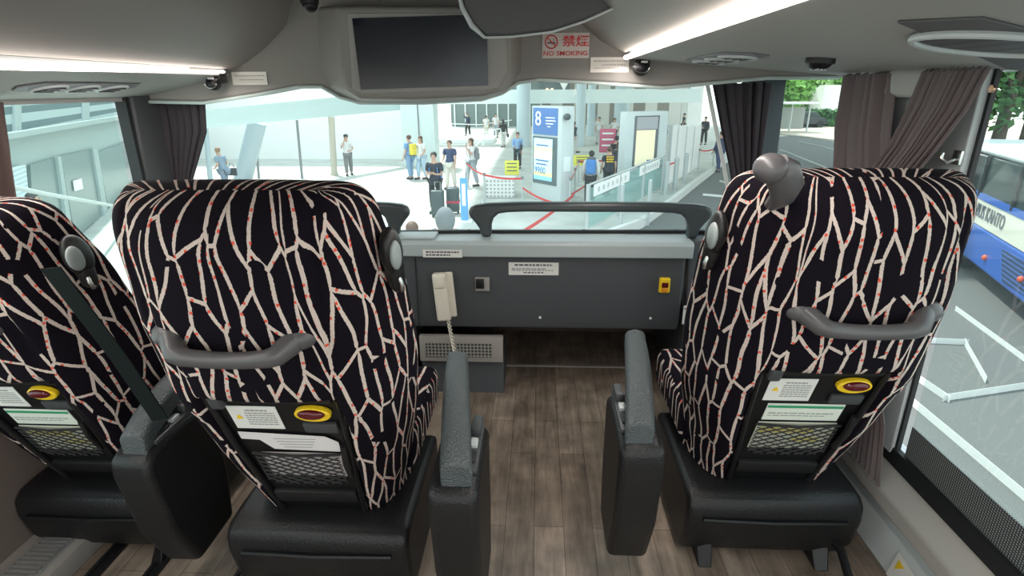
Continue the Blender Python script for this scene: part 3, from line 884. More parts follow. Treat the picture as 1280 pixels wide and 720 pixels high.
    for i in range(-9, 10):
        x0 = i*.036
        clipseg(x0-.12, 0, .24, Hn); clipseg(x0-.12, Hn, .24, -Hn)
    tube(bm, [(-Wn/2, .024, .13+Hn), (0, .017, .13+Hn), (Wn/2, .024, .13+Hn)], .004, 6)
    sub('net_pocket', bm, NETM, smooth=True)
    # oval call lamp (yellow bezel, dark red lens)
    bx, bz = .082, .415
    bm = NB(); cyl(bm, (bx, .026, bz), 1, .016, 'Y', 28)
    for v in bm.verts: v.co = Vector((bx+(v.co.x-bx)*.041, v.co.y, bz+(v.co.z-bz)*.023))
    o = sub('call_lamp', bm, YEL, bevel=.004); o['label'] = 'yellow oval call lamp'
    bm = NB(); ellipsoid(bm, (bx, .016, bz+.008), (.031, .010, .014), 20, 10); sub('lens', bm, DRED)['label'] = 'dark red lens'
    bm = NB(); box(bm, (.085, .030, .358), (.08, .012, .035), None, 0, .006); sub('catch', bm, DGREY)
    # grab handle
    bm = NB(); P = []; Rr = []
    for i in range(17):
        t = i/16; x = -.128+.256*t; a = sin(pi*t)
        y = .020-.055*min(1, a*2.4); P.append((x, y, .712-.016*a+(.0))); Rr.append(.022-.006*min(1, a*1.6)+.002*(1-a))
    tube(bm, P, Rr, 14, flat=(1.0, 1.05))
    for sx in (-1, 1): ellipsoid(bm, (sx*.128, .016, .712), (.033, .028, .025), 18, 12)
    tilt_parent(e, 'grab_handle', bm, HGREY, auto=80)
    # belt guide at the shoulder on the aisle side
    bm = NB(); sx = s
    ellipsoid(bm, (sx*.285, .165, .800), (.022, .036, .055), 18, 14)
    tube(bm, [(sx*.285, .16, .765), (sx*.289, .15, .73), (sx*.285, .155, .71)], [.022, .018, .008], 12)
    tilt_parent(e, 'belt_guide', bm, BLK, auto=80)
    bm = NB(); ellipsoid(bm, (sx*.299, .145, .807), (.010, .024, .032), 16, 12)
    tilt_parent(e, 'guide_cap', bm, mat('grey_cap', (.30, .34, .34), .4), auto=80)['label'] = 'grey oval cap'
    bm = NB(); tube(bm, [(sx*.295, .148, .755), (sx*.303, .136, .740), (sx*.301, .138, .723), (sx*.291, .15, .717)], .005, 8)
    tilt_parent(e, 'guide_hook', bm, CHROME, auto=80)
    if knob:
        bm = NB(); P = [(sx*.205, .060, .90), (sx*.200, .035, .945), (sx*.185, .020, .985), (sx*.165, .018, 1.0), (sx*.150, .02, .995)]
        P = [(sx*.222, .085, .925), (sx*.218, .065, .955), (sx*.222, .058, .985), (sx*.238, .055, 1.012), (sx*.258, .050, 1.028)]
        tube(bm, P, [.014, .020, .026, .027, .022], 16, flat=(1.2, .95))
        ellipsoid(bm, (sx*.266, .046, 1.026), (.030, .028, .027), 18, 12)
        tilt_parent(e, 'shoulder_grip', bm, HGREY, auto=80)
    # rear lower cover and pedestal
    bm = NB()
    prism(bm, [(-.245, .37, .270), (-.245, .315, .265), (-.245, .288, .240), (-.245, .285, .19), (-.245, .305, .10), (-.245, .345, .03), (-.245, .75, .03), (-.245, .75, .26), (-.245, .46, .27)], (.49, 0, 0))
    build('lower_cover', bm, LEATHER, e, bevel=.02, auto=60)
    bm = NB(); tube(bm, [(-.20, .281, .195), (0, .278, .192), (.20, .281, .195)], .006, 6); build('cover_seam', bm, BLK2, e)
    for sx in (-1, 1):
        bm = NB(); hexa(bm, [(sx*.17-.02, .30, 0), (sx*.17+.02, .30, 0), (sx*.17+.02, .72, 0), (sx*.17-.02, .72, 0), (sx*.17-.02, .36, .07), (sx*.17+.02, .34, .12), (sx*.17+.02, .68, .12), (sx*.17-.02, .68, .12)])
        build('leg', bm, BLK, e, bevel=.004)
    # console on the aisle side and arm pad
    cx = s*(.365+ao)
    bm = NB()
    prof = [(.105, .545), (.10, .50), (.13, .30), (.20, .13), (.38, .13), (.40, .30), (.39, .53), (.33, .56), (.22, .565), (.14, .56)]
    prism(bm, [(cx-.055, y, z) for y, z in prof], (.11, 0, 0))
    build('side_console', bm, LEATHER, e, bevel=.018, auto=60)
    bm = NB(); box(bm, (cx+s*.032, .25, .566), (.032, .19, .012), None, 0, .003); cn = build('control_plate', bm, DGREY, e)
    bm = NB(); box(bm, (cx+s*.034, .31, .583), (.024, .06, .026), None, 0, .006); build('recline_button', bm, DGREY, cn)
    bm = NB(); box(bm, (cx+s*.032, .25, .576), (.018, .03, .012), None, 0, .003); build('small_button', bm, LGREY, cn)
    bm = NB(); box(bm, (cx+s*.032, .20, .574), (.018, .04, .008), None, 0, .002); build('slot', bm, RUBBER, cn)
    px = s*(.385+ao)
    bm = NB(); P = []; n = 14
    W2 = .035
    rows = []
    for i in range(n+1):
        t = i/n; y = .125+.48*t; z = .618+.028*sin(pi*min(1, t*1.1)) - .03*max(0, .12-t)*8*.4 + .02*t
        sh = 1-.25*t
        x = px - s*(.012+.062*t)
        hh = .065*(1-.2*t); ww = W2*(1-.12*t)
        rows.append([(x-ww, y, z-hh), (x-ww, y, z-.014), (x-ww*.75, y, z-.002), (x, y, z+.004), (x+ww*.75, y, z-.002), (x+ww, y, z-.014), (x+ww, y, z-hh)])
    V = [[bm.verts.new(p) for p in r] for r in rows]
    for i in range(n):
        for k in range(7): bm.faces.new((V[i][k], V[i][(k+1) % 7], V[i+1][(k+1) % 7], V[i+1][k]))
    bm.faces.new(V[0][::-1]); bm.faces.new(V[-1])
    ap = build('arm_pad', bm, PADL, e, auto=55, bevel=.006); ap['label'] = 'grained grey arm pad'
    return e

seatA = make_seat((-.574, .850, 0), 'patterned aisle seat directly left of the aisle, seen whole from behind', 1, .035, 0.0, 'white')
seatB = make_seat((.680, 1.02, 0), 'patterned single seat right of the aisle with grip knob on its shoulder', -1, .06, .43, 'green', knob=True)
seatC = make_seat((-1.295, .965, 0), 'patterned window seat cut by the left picture edge with black belt', 1, .0, .91, 'green')
seatC.scale = (.90, 1, .955)
# seat belt of the window seat
bm = NB()
a = PY(62, 335, 1.0); b = PY(150, 450, 1.08); c2 = PY(200, 525, 1.12)
for (p, q) in ((a, b), (b, c2)):
    d = (q-p); wv = d.cross(Y_).normalized()*.021
    hexa(bm, [p-wv, p+wv, p+wv+Y_*.003, p-wv+Y_*.003, q-wv, q+wv, q+wv+Y_*.003, q-wv+Y_*.003])
o = build('seat_belt', bm, mat('belt_webbing', (.010, .014, .014), .8, spec=.1), seatC, world=True, smooth=False)

# black cable hanging by the left window
bm = NB(); tube(bm, [PX(x, y, -1.43) for x, y in [(98, 428), (112, 425), (122, 440), (120, 462), (108, 468), (104, 452), (116, 440)]], .006, 8)
setp(build('hanging_cable', bm, BLK), 'small black looped cable beside the left window between seats', 'cable')

# ================================================================== CURTAINS
def curtain(name, rows, m, lb, pleats=7, amp=.018, nv=40, axis='Y', lin=None):
    """rows: (z, a0, a1, depth) ; axis = direction along which the pleats run"""
    def at(z_t):
        k = z_t*(len(rows)-1); i = min(int(k), len(rows)-2); f = k-i; f = f*f*(3-2*f)
        return [rows[i][j]*(1-f)+rows[i+1][j]*f for j in range(4)]
    def fn(u, v):
        z, a0, a1, d = at(v)
        # zig-zag pleats with soft irregularity
        ph = u*pleats*2*pi
        off = amp*(sin(ph)+.35*sin(ph*2.3+v*3+1))*(.75+.5*sin(u*9+1))
        a = a0+(a1-a0)*(u+.012*sin(ph*1.0+1.3))
        if axis == 'Y': return Vector((d+off, a, z+.004*sin(ph)))
        return Vector((a, d+off, z+.004*sin(ph)))
    bm = grid_mesh(fn, pleats*10, nv)
    o = build(name, bm, m, auto=180)
    md = o.modifiers.new('Solid', 'SOLIDIFY'); md.thickness = .002
    return setp(o, lb, 'curtain', 'window curtains')
c1 = curtain('curtain', [(1.39, 2.01, 1.72, 1.0), (1.22, 2.0, 1.68, .995), (1.05, 1.95, 1.62, .995), (.75, 1.85, 1.56, 1.0), (.45, 1.76, 1.48, 1.0), (.30, 1.78, 1.44, 1.0)], CURT,
             'mauve grey curtain hanging straight on the right hand side, nearer the windshield', 5, .015)
c2_ = curtain('curtain', [(1.39, 1.59, 1.36, .985), (1.30, 1.61, 1.39, .98), (1.20, 1.65, 1.455, .975), (1.10, 1.72, 1.53, .97), (.98, 1.76, 1.60, .97), (.75, 1.72, 1.56, .97), (.45, 1.60, 1.40, .98), (.28, 1.62, 1.36, .98)], CURT,
              'mauve grey curtain swept diagonally across the right hand pillar', 10, .007)
curtain('curtain', [(1.345, -1.47, -1.27, 2.196), (1.2, -1.47, -1.29, 2.196), (1.02, -1.47, -1.38, 2.196), (.8, -1.47, -1.40, 2.196)], CURTD,
        'dark curtain gathered at the left corner of the windshield', 6, .009, axis='X')
curtain('curtain', [(1.37, .655, .88, 2.30), (1.2, .71, .88, 2.30), (1.05, .76, .88, 2.30), (.9, .80, .89, 2.30), (.76, .82, .89, 2.30)], CURTD,
        'dark curtain gathered at the right corner of the windshield', 6, .012, axis='X')
curtain('curtain', [(1.32, 1.52, 1.2, -1.44), (1.2, 1.50, 1.2, -1.44), (1.0, 1.46, 1.2, -1.44), (.7, 1.38, 1.1, -1.44)], mat('brown_curtain', (.09, .06, .055), .9),
        'dark brown curtain edge at the far left side window', 5, .014)
# pale lining edge of the right corner curtain
bm = NB(); tube(bm, [(.638, 2.30, 1.37), (.69, 2.295, 1.2), (.74, 2.295, 1.05), (.783, 2.295, .9), (.808, 2.295, .78)], .008, 8)
setp(build('curtain_lining', bm, CURTW), 'pale lining edge along the windshield right corner curtain', 'curtain lining')
# snap button and pillar cover
bm = NB(); p = PX(1240, 111, .985); cyl(bm, p, .008, .006, 'X', 16); bm2 = build('snap_button', bm, mat('copper', (.55, .33, .22), .3, metal=1), c2_); bm2['label'] = 'copper snap button'
bm = NB(); p = PX(1078, 566, .98); cyl(bm, p, .006, .005, 'X', 16); build('snap_button', bm, CHROME, c1)
bm = NB(); box(bm, (1.015, 1.66, 1.36), (.05, .20, .075), None, 0, .02, 4)
setp(build('pillar_cap', bm, SOFF), 'pale grey rounded pillar cap between the two right curtains', 'pillar cap')
p = PX(1197, 197, 1.035)
e = empty('curtain_hook', p, 'small metal curtain hook on the right hand pillar', 'hook')
build('plate', boxb((0, 0, 0), (.008, .028, .035), bev=.003), CHROME, e)
bm = NB(); tube(bm, [(-.004, 0, -.005), (-.025, 0, -.012), (-.032, .01, -.002), (-.030, .012, .010)], .005, 8); build('hook', bm, CHROME, e)
p = PX(1196, 700, .95)
# triangular warning sticker on the lower right wall
p = PX(1125, 712, 1.038); e = setp(sticker('warning_sticker', p+Vector((0, 0, 0)), Vector((0, -1, .0)), Z_, .001, .001, []), 'white triangular warning sticker on the lower right wall under the sill', 'sticker')
bm = NB(); tri = [PX(1124, 690, 1.037), PX(1104, 724, 1.037), PX(1146, 724, 1.037)]
e.data = bpy.data.meshes.new('warning_sticker'); prism(bm, tri, (-.002, 0, 0)); bm.to_mesh(e.data); bm.free(); e.data.materials.append(WHITE)
bm = NB(); q = [PX(1124, 700, 1.034), PX(1118, 711, 1.034), PX(1130, 711, 1.034)]; prism(bm, q, (-.001, 0, 0)); build('triangle_mark', bm, YEL, e, smooth=False)

# black foot bar by the right wall
bm = NB(); tube(bm, [PZ(x, y, .10) for x, y in [(1012, 660), (1035, 668), (1052, 690), (1062, 725)]], .012, 10)
setp(build('cable_loop', bm, BLK), 'black curved tube on the floor beside the single seat', 'tube')

# ================================================================== STREET
PLAZA = mat('pale_plaza_paving', (.50, .51, .47), .8, var=.16, vs=.9)
ASPH = mat('asphalt', (.125, .13, .125), .9, var=.10, vs=60, bump=('n', 90, .3, .004))
WLINE = mat('road_paint', (.72, .74, .72), .7)
KERBM = mat('kerb_concrete', (.62, .63, .60), .8)
STEEL = mat('street_steel', (.50, .54, .54), .45, metal=.3)
PALEW = mat('white_cladding', (.80, .86, .85), .6)
BRW = mat('bright_white_wall', (.92, .92, .90), .7)
BLUEG = mat('blue_grey_steel', (.42, .50, .54), .5)
def gp(x, y): return PZ(x, y, G)
# ground sheets
struct('ground', boxb((0, 60, G-.05), (260, 260, .1)), PLAZA, smooth=False)
# asphalt carriageway on the right: kerb line curving to the left far away
k = [Vector((1.9, -6, G)), Vector((1.95, 5, G))] + [gp(x, y) for x, y in [(700, 330), (760, 300), (800, 285), (838, 258), (870, 232), (905, 205), (935, 185), (960, 172)]]
road = [Vector((p.x, p.y, G+.012)) for p in k] + [Vector((70, 80, G+.012)), Vector((70, -6, G+.012))]
struct('road', prism(NB(), road, (0, 0, -.01)), ASPH, smooth=False)
bm = NB()
for a, b in zip(k[2:], k[3:]):
    d = (b-a); c = (a+b)/2; box(bm, (c.x, c.y, G+.07), (d.length+.05, .35, .14), frame3(d, Z_))
struct('kerb', bm, KERBM, smooth=False)
def paint(pts, w=.13, z=.016):
    for a, b in zip(pts, pts[1:]):
        bm = NB(); d = b-a; c = (a+b)/2; box(bm, (c.x, c.y, G+z), (d.length+w*.6, w, .004), frame3(d, Z_))
        struct('road_marking', bm, WLINE, smooth=False)
paint([gp(1195, 390), gp(1300, 468)], .15)
paint([gp(1160, 430), gp(1205, 432), gp(1230, 478)], .16, .018)
paint([gp(1150, 480), gp(1182, 502), gp(1300, 484)], .16, .020)
paint([gp(1130, 500), gp(1300, 645)], .17, .022)
for a, b in [((880, 245), (1060, 262)), ((975, 188), (1060, 222)), ((975, 207), (1010, 224)), ((1000, 178), (1060, 192)), ((900, 228), (990, 250))]:
    paint([gp(*a), gp(*b)], .14)
# far ground: sun lit sidewalk beyond the carriageway on the right
sw = [gp(x, y) for x, y in [(968, 168), (1062, 178), (1300, 190), (1300, 150), (968, 150)]]
struct('sidewalk', prism(NB(), [Vector((p.x, p.y, G+.08)) for p in sw], (0, 0, -.07)), mat('beige_sidewalk', (.52, .46, .38), .8, var=.1, vs=.5), smooth=False)

# ---------------------------------------------------------------- people
SKIN = mat('skin', (.55, .34, .25), .6)
def cloth(n, c): return mat('cloth_'+n, c, .85)
def skin_mesh(name, nodes, edges, rad, m, parent, root=0, sub=1):
    me = bpy.data.meshes.new(name); me.from_pydata([tuple(p) for p in nodes], edges, []); me.materials.append(m)
    o = bpy.data.objects.new(name, me); COL.objects.link(o); o.parent = parent
    sk = o.modifiers.new('Skin', 'SKIN'); sk.use_smooth_shade = True; sk.branch_smoothing = .4
    for i, r in enumerate(rad):
        v = me.skin_vertices[0].data[i]; v.radius = r if hasattr(r, '__len__') else (r, r); v.use_root = (i == root)
    sb = o.modifiers.new('Sub', 'SUBSURF'); sb.levels = sub; sb.render_levels = sub
    return o
def person(px, py_, hgt, face, lb, top, bot, hair, pose='stand', step=.10, longhair=False, sleeve='short', hat=None, coat=False, arms=('down', 'down'), shorts=False, shoes=(.05, .05, .06), base=None, zg=G, detail=False, bend=0.0):
    loc = gp(px, py_) if base is None else Vector(base)
    loc = Vector((loc.x, loc.y, zg if base is None else loc.z))
    e = empty('person', loc, lb, 'person', None, face)
    s = hgt/1.70
    def S(x, y, z): return Vector((x*s, (y + bend*max(0, z-.95))*s, z*s))
    fl = .09
    # figure faces +Y in its own frame
    hipL, hipR = S(-.095, 0, .90), S(.095, 0, .90)
    N = {}; names = []; E_ = []; RR = []
    def add(n, p, r, par=None):
        N[n] = len(names); names.append(p); RR.append((r[0]*s, r[1]*s) if hasattr(r, '__len__') else (r*s, r*s))
        if par is not None: E_.append((N[par], N[n]))
    add('pel', S(0, 0, .94), (.165, .115)); add('waist', S(0, 0, 1.06), (.14, .10), 'pel'); add('chest', S(0, .0, 1.26), (.17, .12), 'waist')
    add('nb', S(0, -.005, 1.40), (.085, .07), 'chest'); add('neck', S(0, .005, 1.46), .052, 'nb'); add('jaw', S(0, .025, 1.53), (.062, .07), 'neck')
    add('skull', S(0, .012, 1.61), (.076, .090), 'jaw'); add('crown', S(0, .0, 1.67), (.050, .06), 'skull')
    for sd, q in (('L', -1), ('R', 1)):
        st = step*q
        add('hip'+sd, S(q*.095, 0, .88), .092, 'pel'); add('knee'+sd, S(q*.10, st*.75+.02, .49), .060, 'hip'+sd)
        add('calf'+sd, S(q*.10, st*.9-.01, .32), .056, 'knee'+sd); add('ank'+sd, S(q*.10, st*1.2-.02, .085), .038, 'calf'+sd)
        add('ball'+sd, S(q*.105, st*1.2+.09, .035), (.040, .028), 'ank'+sd); add('toe'+sd, S(q*.108, st*1.2+.16, .028), (.030, .02), 'ball'+sd)
        add('sho'+sd, S(q*.175, 0, 1.38), .060, 'nb')
        am = arms[0] if q < 0 else arms[1]
        if am == 'down': el, wr, hd = (.225, -.03-st*.5, 1.11), (.235, .06-st*1.0, .88), (.235, .09-st*1.1, .80)
        elif am == 'phone': el, wr, hd = (.225, .02, 1.10), (.10, .24, 1.13), (.045, .29, 1.16)
        elif am == 'face': el, wr, hd = (.235, .10, 1.15), (.12, .24, 1.40), (.085, .20, 1.50)
        elif am == 'up': el, wr, hd = (.27, .10, 1.42), (.17, .10, 1.62), (.13, .10, 1.70)
        elif am == 'belly': el, wr, hd = (.24, .0, 1.12), (.13, .20, 1.04), (.06, .24, 1.04)
        else: el, wr, hd = (.24, -.02, 1.12), (.23, .16, 1.0), (.22, .23, .98)
        el, wr, hd = [S(q*a, b, c) for a, b, c in (el, wr, hd)]
        add('elb'+sd, el, .041, 'sho'+sd); add('wri'+sd, wr, .027, 'elb'+sd)
        add('palm'+sd, hd, (.034, .020), 'wri'+sd)
        d = (hd-wr).normalized(); sidev = d.cross(Vector((0, 1, 0)) if abs(d.y) < .7 else Vector((0, 0, 1))).normalized()
        curl = Vector((-q*.5, .5, 0)).normalized()
        for fi in range(4):
            o_ = sidev*((fi-1.5)*.018*s); ln = (.032, .038, .036, .028)[fi]*s
            add('f%d%s' % (fi, sd), hd+o_+d*.035*s, .0085, 'palm'+sd); add('g%d%s' % (fi, sd), hd+o_+d*(.035*s+ln)+curl*.012*s, .0075, 'f%d%s' % (fi, sd))
        add('t0'+sd, wr+(hd-wr)*.6+sidev*.035*s+curl*.012*s, .0095, 'palm'+sd); add('t1'+sd, wr+(hd-wr)*1.1+sidev*.05*s+curl*.02*s, .008, 't0'+sd)
    body = skin_mesh('body', names, E_, RR, SKIN, e)
    P = {n: names[i] for n, i in N.items()}
    # nose and ears are small children of the head
    bm = NB(); ellipsoid(bm, S(0, .105, 1.575), (.011*s, .016*s, .02*s), 8, 6)
    for q in (-1, 1): ellipsoid(bm, S(q*.078, .01, 1.585), (.010*s, .02*s, .028*s), 8, 6)
    build('nose_and_ears', bm, SKIN, e)
    bm = NB()
    for q in (-1, 1): ellipsoid(bm, S(q*.030, .094, 1.605), (.011*s, .006*s, .006*s), 8, 5)
    build('eyes', bm, INK, e)
    bm = NB(); ellipsoid(bm, S(0, .093, 1.535), (.022*s, .006*s, .006*s), 8, 5); build('mouth', bm, mat('lips', (.45, .18, .15), .5), e)
    # hair
    hm = mat('hair_%s' % hair, {'black': (.02, .018, .018), 'brown': (.11, .055, .035), 'tan': (.30, .19, .11), 'grey': (.25, .25, .26)}[hair], .6)
    bm = NB(); ellipsoid(bm, S(0, -.012, 1.625), (.092*s, .104*s, .095*s), 16, 12)
    for v in list(bm.verts):
        if v.co.y > (.045+bend*.68)*s and v.co.z < 1.635*s: v.co.y = (.045+bend*.68)*s
    if longhair:
        ellipsoid(bm, S(0, -.045, 1.50), (.085*s, .05*s, .15*s), 14, 10)
    build('hair', bm, hm, e)
    if hat:
        bm = NB(); ellipsoid(bm, S(0, -.005, 1.67), (.10*s, .112*s, .06*s), 16, 8); cyl(bm, S(0, .06, 1.655), .095*s, .012*s, 'Z', 18)
        build('cap', bm, cloth(*hat), e)
    # top
    tm = cloth(*top)
    tn = ['waist', 'pel', 'chest', 'nb', 'shoL', 'elbL', 'shoR', 'elbR']
    tp = [S(0, 0, 1.06), S(0, 0, .93), S(0, 0, 1.28), S(0, -.004, 1.405), P['shoL'], P['elbL'], P['shoR'], P['elbR']]
    ted = [(0, 1), (0, 2), (2, 3), (3, 4), (4, 5), (3, 6), (6, 7)]
    tr = [(.165*s, .125*s), (.18*s, .132*s), (.19*s, .138*s), (.118*s, .10*s), .092*s, .070*s, .092*s, .070*s]
    if sleeve == 'short':
        tp[5] = P['shoL'].lerp(P['elbL'], .75); tp[7] = P['shoR'].lerp(P['elbR'], .75)
    else:
        tp += [P['elbL'].lerp(P['wriL'], .92), P['elbR'].lerp(P['wriR'], .92)]; ted += [(5, 8), (7, 9)]; tr += [.042*s, .042*s]
    if coat:
        i = len(tp); tp.append(S(0, 0, .66)); ted.append((1, i)); tr.append((.215*s, .155*s)); tr[1] = (.185*s, .135*s)
    skin_mesh('top', tp, ted, tr, tm, e)
    # trousers
    bm_ = cloth(*bot)
    if shorts:
        tp = [S(0, 0, .93), P['hipL'], P['hipL'].lerp(P['kneeL'], .85), P['hipR'], P['hipR'].lerp(P['kneeR'], .85)]
        skin_mesh('shorts', tp, [(0, 1), (1, 2), (0, 3), (3, 4)], [(.158*s, .112*s), .105*s, .092*s, .105*s, .092*s], bm_, e)
    else:
        tp = [S(0, 0, .93), P['hipL'], P['kneeL'], P['ankL']+Vector((0, 0, .02*s)), P['hipR'], P['kneeR'], P['ankR']+Vector((0, 0, .02*s))]
        skin_mesh('trousers', tp, [(0, 1), (1, 2), (2, 3), (0, 4), (4, 5), (5, 6)], [(.175*s, .128*s), .115*s, .090*s, .072*s, .115*s, .090*s, .072*s], bm_, e)
    sm = cloth('shoe%d' % int(shoes[0]*100), shoes)
    for q, sd in ((-1, 'L'), (1, 'R')):
        st = step*q*1.2
        bm = NB(); box(bm, S(q*.105, st+.055, .04), (.095*s, .27*s, .085*s), None, 0, .035*s, 3); build('shoe', bm, sm, e)
    e['h_'] = s
    return e
def on_person(e, name, bm, m, lb, cat, group=None):
    """a carried thing: placed with the person's own position and heading"""
    o = build(name, bm, m); o.location = e.location; o.rotation_euler = e.rotation_euler
    return setp(o, lb, cat, group)
def backpack(e, colr, lb, s=1.0, yy=-.19, mname='bag'):
    bm = NB(); box(bm, (0, yy, 1.20*s), (.30*s, .16*s, .44*s), None, 0, .05, 3); box(bm, (0, yy-.09, 1.12*s), (.22*s, .05*s, .22*s), None, 0, .02, 2)
    for q in (-1, 1): tube(bm, [(q*.10, yy+.06, 1.36*s), (q*.12, .02, 1.455*s), (q*.12, .135, 1.30*s), (q*.12, .09, 1.08*s), (q*.12, yy+.06, 1.04*s)], .014, 6)
    return on_person(e, 'backpack', bm, cloth(*colr), lb, 'backpack')
def handbag(e, x, y, z, colr, lb, w=.26, h=.22):
    bm = NB(); box(bm, (x, y, z), (.10, w, h), None, 0, .03, 3); tube(bm, [(x, y-w*.35, z+h/2), (x, y-w*.2, z+h/2+.14), (x, y+w*.2, z+h/2+.14), (x, y+w*.35, z+h/2)], .01, 6)
    return on_person(e, 'handbag', bm, cloth(*colr), lb, 'bag')
R_ = radians
a = person(285, 244, 1.62, R_(80), 'person with tan hair in grey blue top bending over a bag by the leaning column', ('greyblue', (.22, .30, .38)), ('denim', (.2, .25, .33)), 'tan', arms=('fwd', 'fwd'), bend=.18)
handbag(a, .26, -.12, .78, ('charcoal', (.05, .05, .06)), 'dark shoulder bag on the person by the leaning column', .34, .26)
a = person(437, 219, 1.68, R_(200), 'person in dark cap, white top and patterned grey trousers beside the beige post', ('white', (.70, .70, .70)), ('greypattern', (.20, .20, .20)), 'black', hat=('darkcap', (.04, .04, .05)), arms=('belly', 'face'), step=.14)
a = person(514, 224, 1.74, R_(60), 'person in long blue shirt with yellow bag at the bright plaza', ('midblue', (.16, .32, .60)), ('jeans', (.22, .34, .50)), 'brown', coat=True, step=.05)
b_ = backpack(a, ('yellow', (.80, .68, .08)), 'yellow backpack worn by the person in long blue shirt')
a = person(528, 224, 1.70, R_(140), 'person in white top and light blue jeans facing the blue shirted person', ('white', (.7, .7, .7)), ('lightjeans', (.42, .55, .68)), 'brown', longhair=True, arms=('fwd', 'down'))
a = person(546, 266, 1.76, R_(172), 'person in black tee looking at a phone behind two dark suitcases', ('blacktee', (.03, .035, .05)), ('black', (.025, .025, .03)), 'black', arms=('phone', 'phone'), step=.04, bend=.05)
bm = NB(); box(bm, (0, .31, 1.20), (.075, .012, .15), Matrix.Rotation(R_(-40), 3, 'X'), 0, .004); on_person(a, 'smartphone', bm, BLK2, 'dark phone in the hands of the black tee person', 'phone')
backpack(a, ('blue', (.06, .20, .50)), 'blue backpack with straps on the black tee person')
person(564, 236, 1.73, R_(165), 'person in navy shirt and pale trousers behind the black tee person', ('navy', (.045, .06, .14)), ('cream', (.66, .63, .56)), 'brown', arms=('down', 'fwd'))
a = person(590, 233, 1.76, R_(120), 'person with brown hair in white shirt and grey trousers', ('white', (.7, .7, .7)), ('grey', (.36, .40, .44)), 'brown', longhair=True, arms=('face', 'down'), step=.14)
backpack(a, ('greybag', (.25, .26, .28)), 'grey backpack worn by the white shirted person')
a = person(647, 211, 1.62, R_(170), 'person in light blue coat and black trousers carrying a dark bag', ('lightblue', (.28, .45, .72)), ('black', (.025, .025, .03)), 'brown', coat=True, step=.06, sleeve='long', arms=('down', 'belly'))
handbag(a, -.20, .10, .98, ('charcoal', (.05, .05, .06)), 'dark shoulder bag on the light blue coat person')
a = person(629, 184, 1.68, R_(15), 'person in black top and white wide trousers walking away by the steps', ('black', (.025, .025, .03)), ('whitepants', (.66, .66, .64)), 'black', longhair=True, sleeve='long')
handbag(a, .30, 0, .72, ('charcoal', (.05, .05, .06)), 'dark handbag held by the person in black top by the steps')
person(608, 172, 1.60, R_(0), 'person in white long top beyond the ramp railing', ('white', (.7, .7, .7)), ('cream', (.66, .63, .56)), 'black', coat=True)
person(620, 172, 1.72, R_(180), 'person in white shirt and grey trousers beyond the ramp railing', ('white', (.7, .7, .7)), ('grey', (.36, .40, .44)), 'black')
person(585, 170, 1.72, R_(150), 'person in dark suit raising an arm beyond the ramp railing', ('darknavy', (.03, .04, .07)), ('black', (.025, .025, .03)), 'black', sleeve='long', arms=('down', 'up'))
person(717, 191, 1.70, R_(-60), 'person with dark top and pale patterned trousers right of the numbered kiosk', ('charcoal', (.05, .05, .06)), ('palegrey', (.55, .55, .56)), 'black', longhair=True, sleeve='long', step=.13)
a = person(737, 256, 1.66, R_(-8), 'person in white hooded jacket waiting in the queue with blue backpack', ('offwhite', (.62, .60, .56)), ('black', (.025, .025, .03)), 'black', sleeve='long')
b_ = backpack(a, ('blue', (.06, .20, .50)), 'blue backpack on the queueing person in white hooded jacket')
bm = NB(); ellipsoid(bm, (0, -.10, 1.42), (.14, .10, .09), 14, 8); on_person(a, 'jacket_hood', bm, cloth('greyhood', (.10, .11, .12)), 'dark grey hood on the queueing person in white jacket', 'hood')
a = person(759, 244, 1.62, R_(10), 'person in black tee with yellow print in the queue', ('blacktee', (.03, .035, .05)), ('black', (.025, .025, .03)), 'brown')
bm = NB()
for i, w in enumerate((.26, .22, .26)):
    for j in range(4): box(bm, (-.10+j*.065, -.128, 1.30-i*.075), (.045, .006, .045))
build('shirt_print', bm, YEL, a, smooth=False)['label'] = 'yellow block lettering'
person(771, 235, 1.66, R_(-20), 'person with long brown hair and dark top in the queue', ('charcoal', (.05, .05, .06)), ('black', (.025, .025, .03)), 'brown', longhair=True)
person(768, 226, 1.72, R_(20), 'person with short dark hair behind the long haired one in the queue', ('black', (.025, .025, .03)), ('black', (.025, .025, .03)), 'black')
person(748, 180, 1.70, R_(170), 'person in white top and white trousers walking in the hall', ('white', (.7, .7, .7)), ('palegrey', (.55, .55, .56)), 'black', step=.12)
person(767, 181, 1.66, R_(190), 'person in white shirt and black trousers walking in the hall', ('white', (.7, .7, .7)), ('black', (.025, .025, .03)), 'brown')
person(778, 188, 1.76, R_(175), 'person in black tee and white shorts left of the poster pillar', ('black', (.025, .025, .03)), ('whitepants', (.66, .66, .64)), 'brown', shorts=True)
person(787, 172, 1.68, R_(0), 'person in dark clothes close behind the one in white shorts', ('charcoal', (.05, .05, .06)), ('black', (.025, .025, .03)), 'black', sleeve='long')
person(741, 165, 1.70, R_(0), 'person in grey top and pale trousers far off in the hall', ('greyblue', (.22, .30, .38)), ('cream', (.66, .63, .56)), 'black')
person(879, 181, 1.74, R_(150), 'person in dark clothes right of the white hoarding', ('charcoal', (.05, .05, .06)), ('black', (.025, .025, .03)), 'black', sleeve='long', arms=('down', 'belly'))
person(897, 215, 1.72, R_(30), 'person in navy clothes half hidden by the right corner curtain', ('navy', (.045, .06, .14)), ('navy', (.045, .06, .14)), 'black', sleeve='long')
person(853, 171, 1.70, R_(90), 'person with dark hair and grey top showing above the white hoarding', ('charcoal', (.05, .05, .06)), ('black', (.025, .025, .03)), 'black')
person(829, 184, 1.72, R_(60), 'person in grey blue jacket between poster pillar and white hoarding', ('greyblue', (.22, .30, .38)), ('denim', (.2, .25, .33)), 'black', sleeve='long')
hgt_ = 1.68
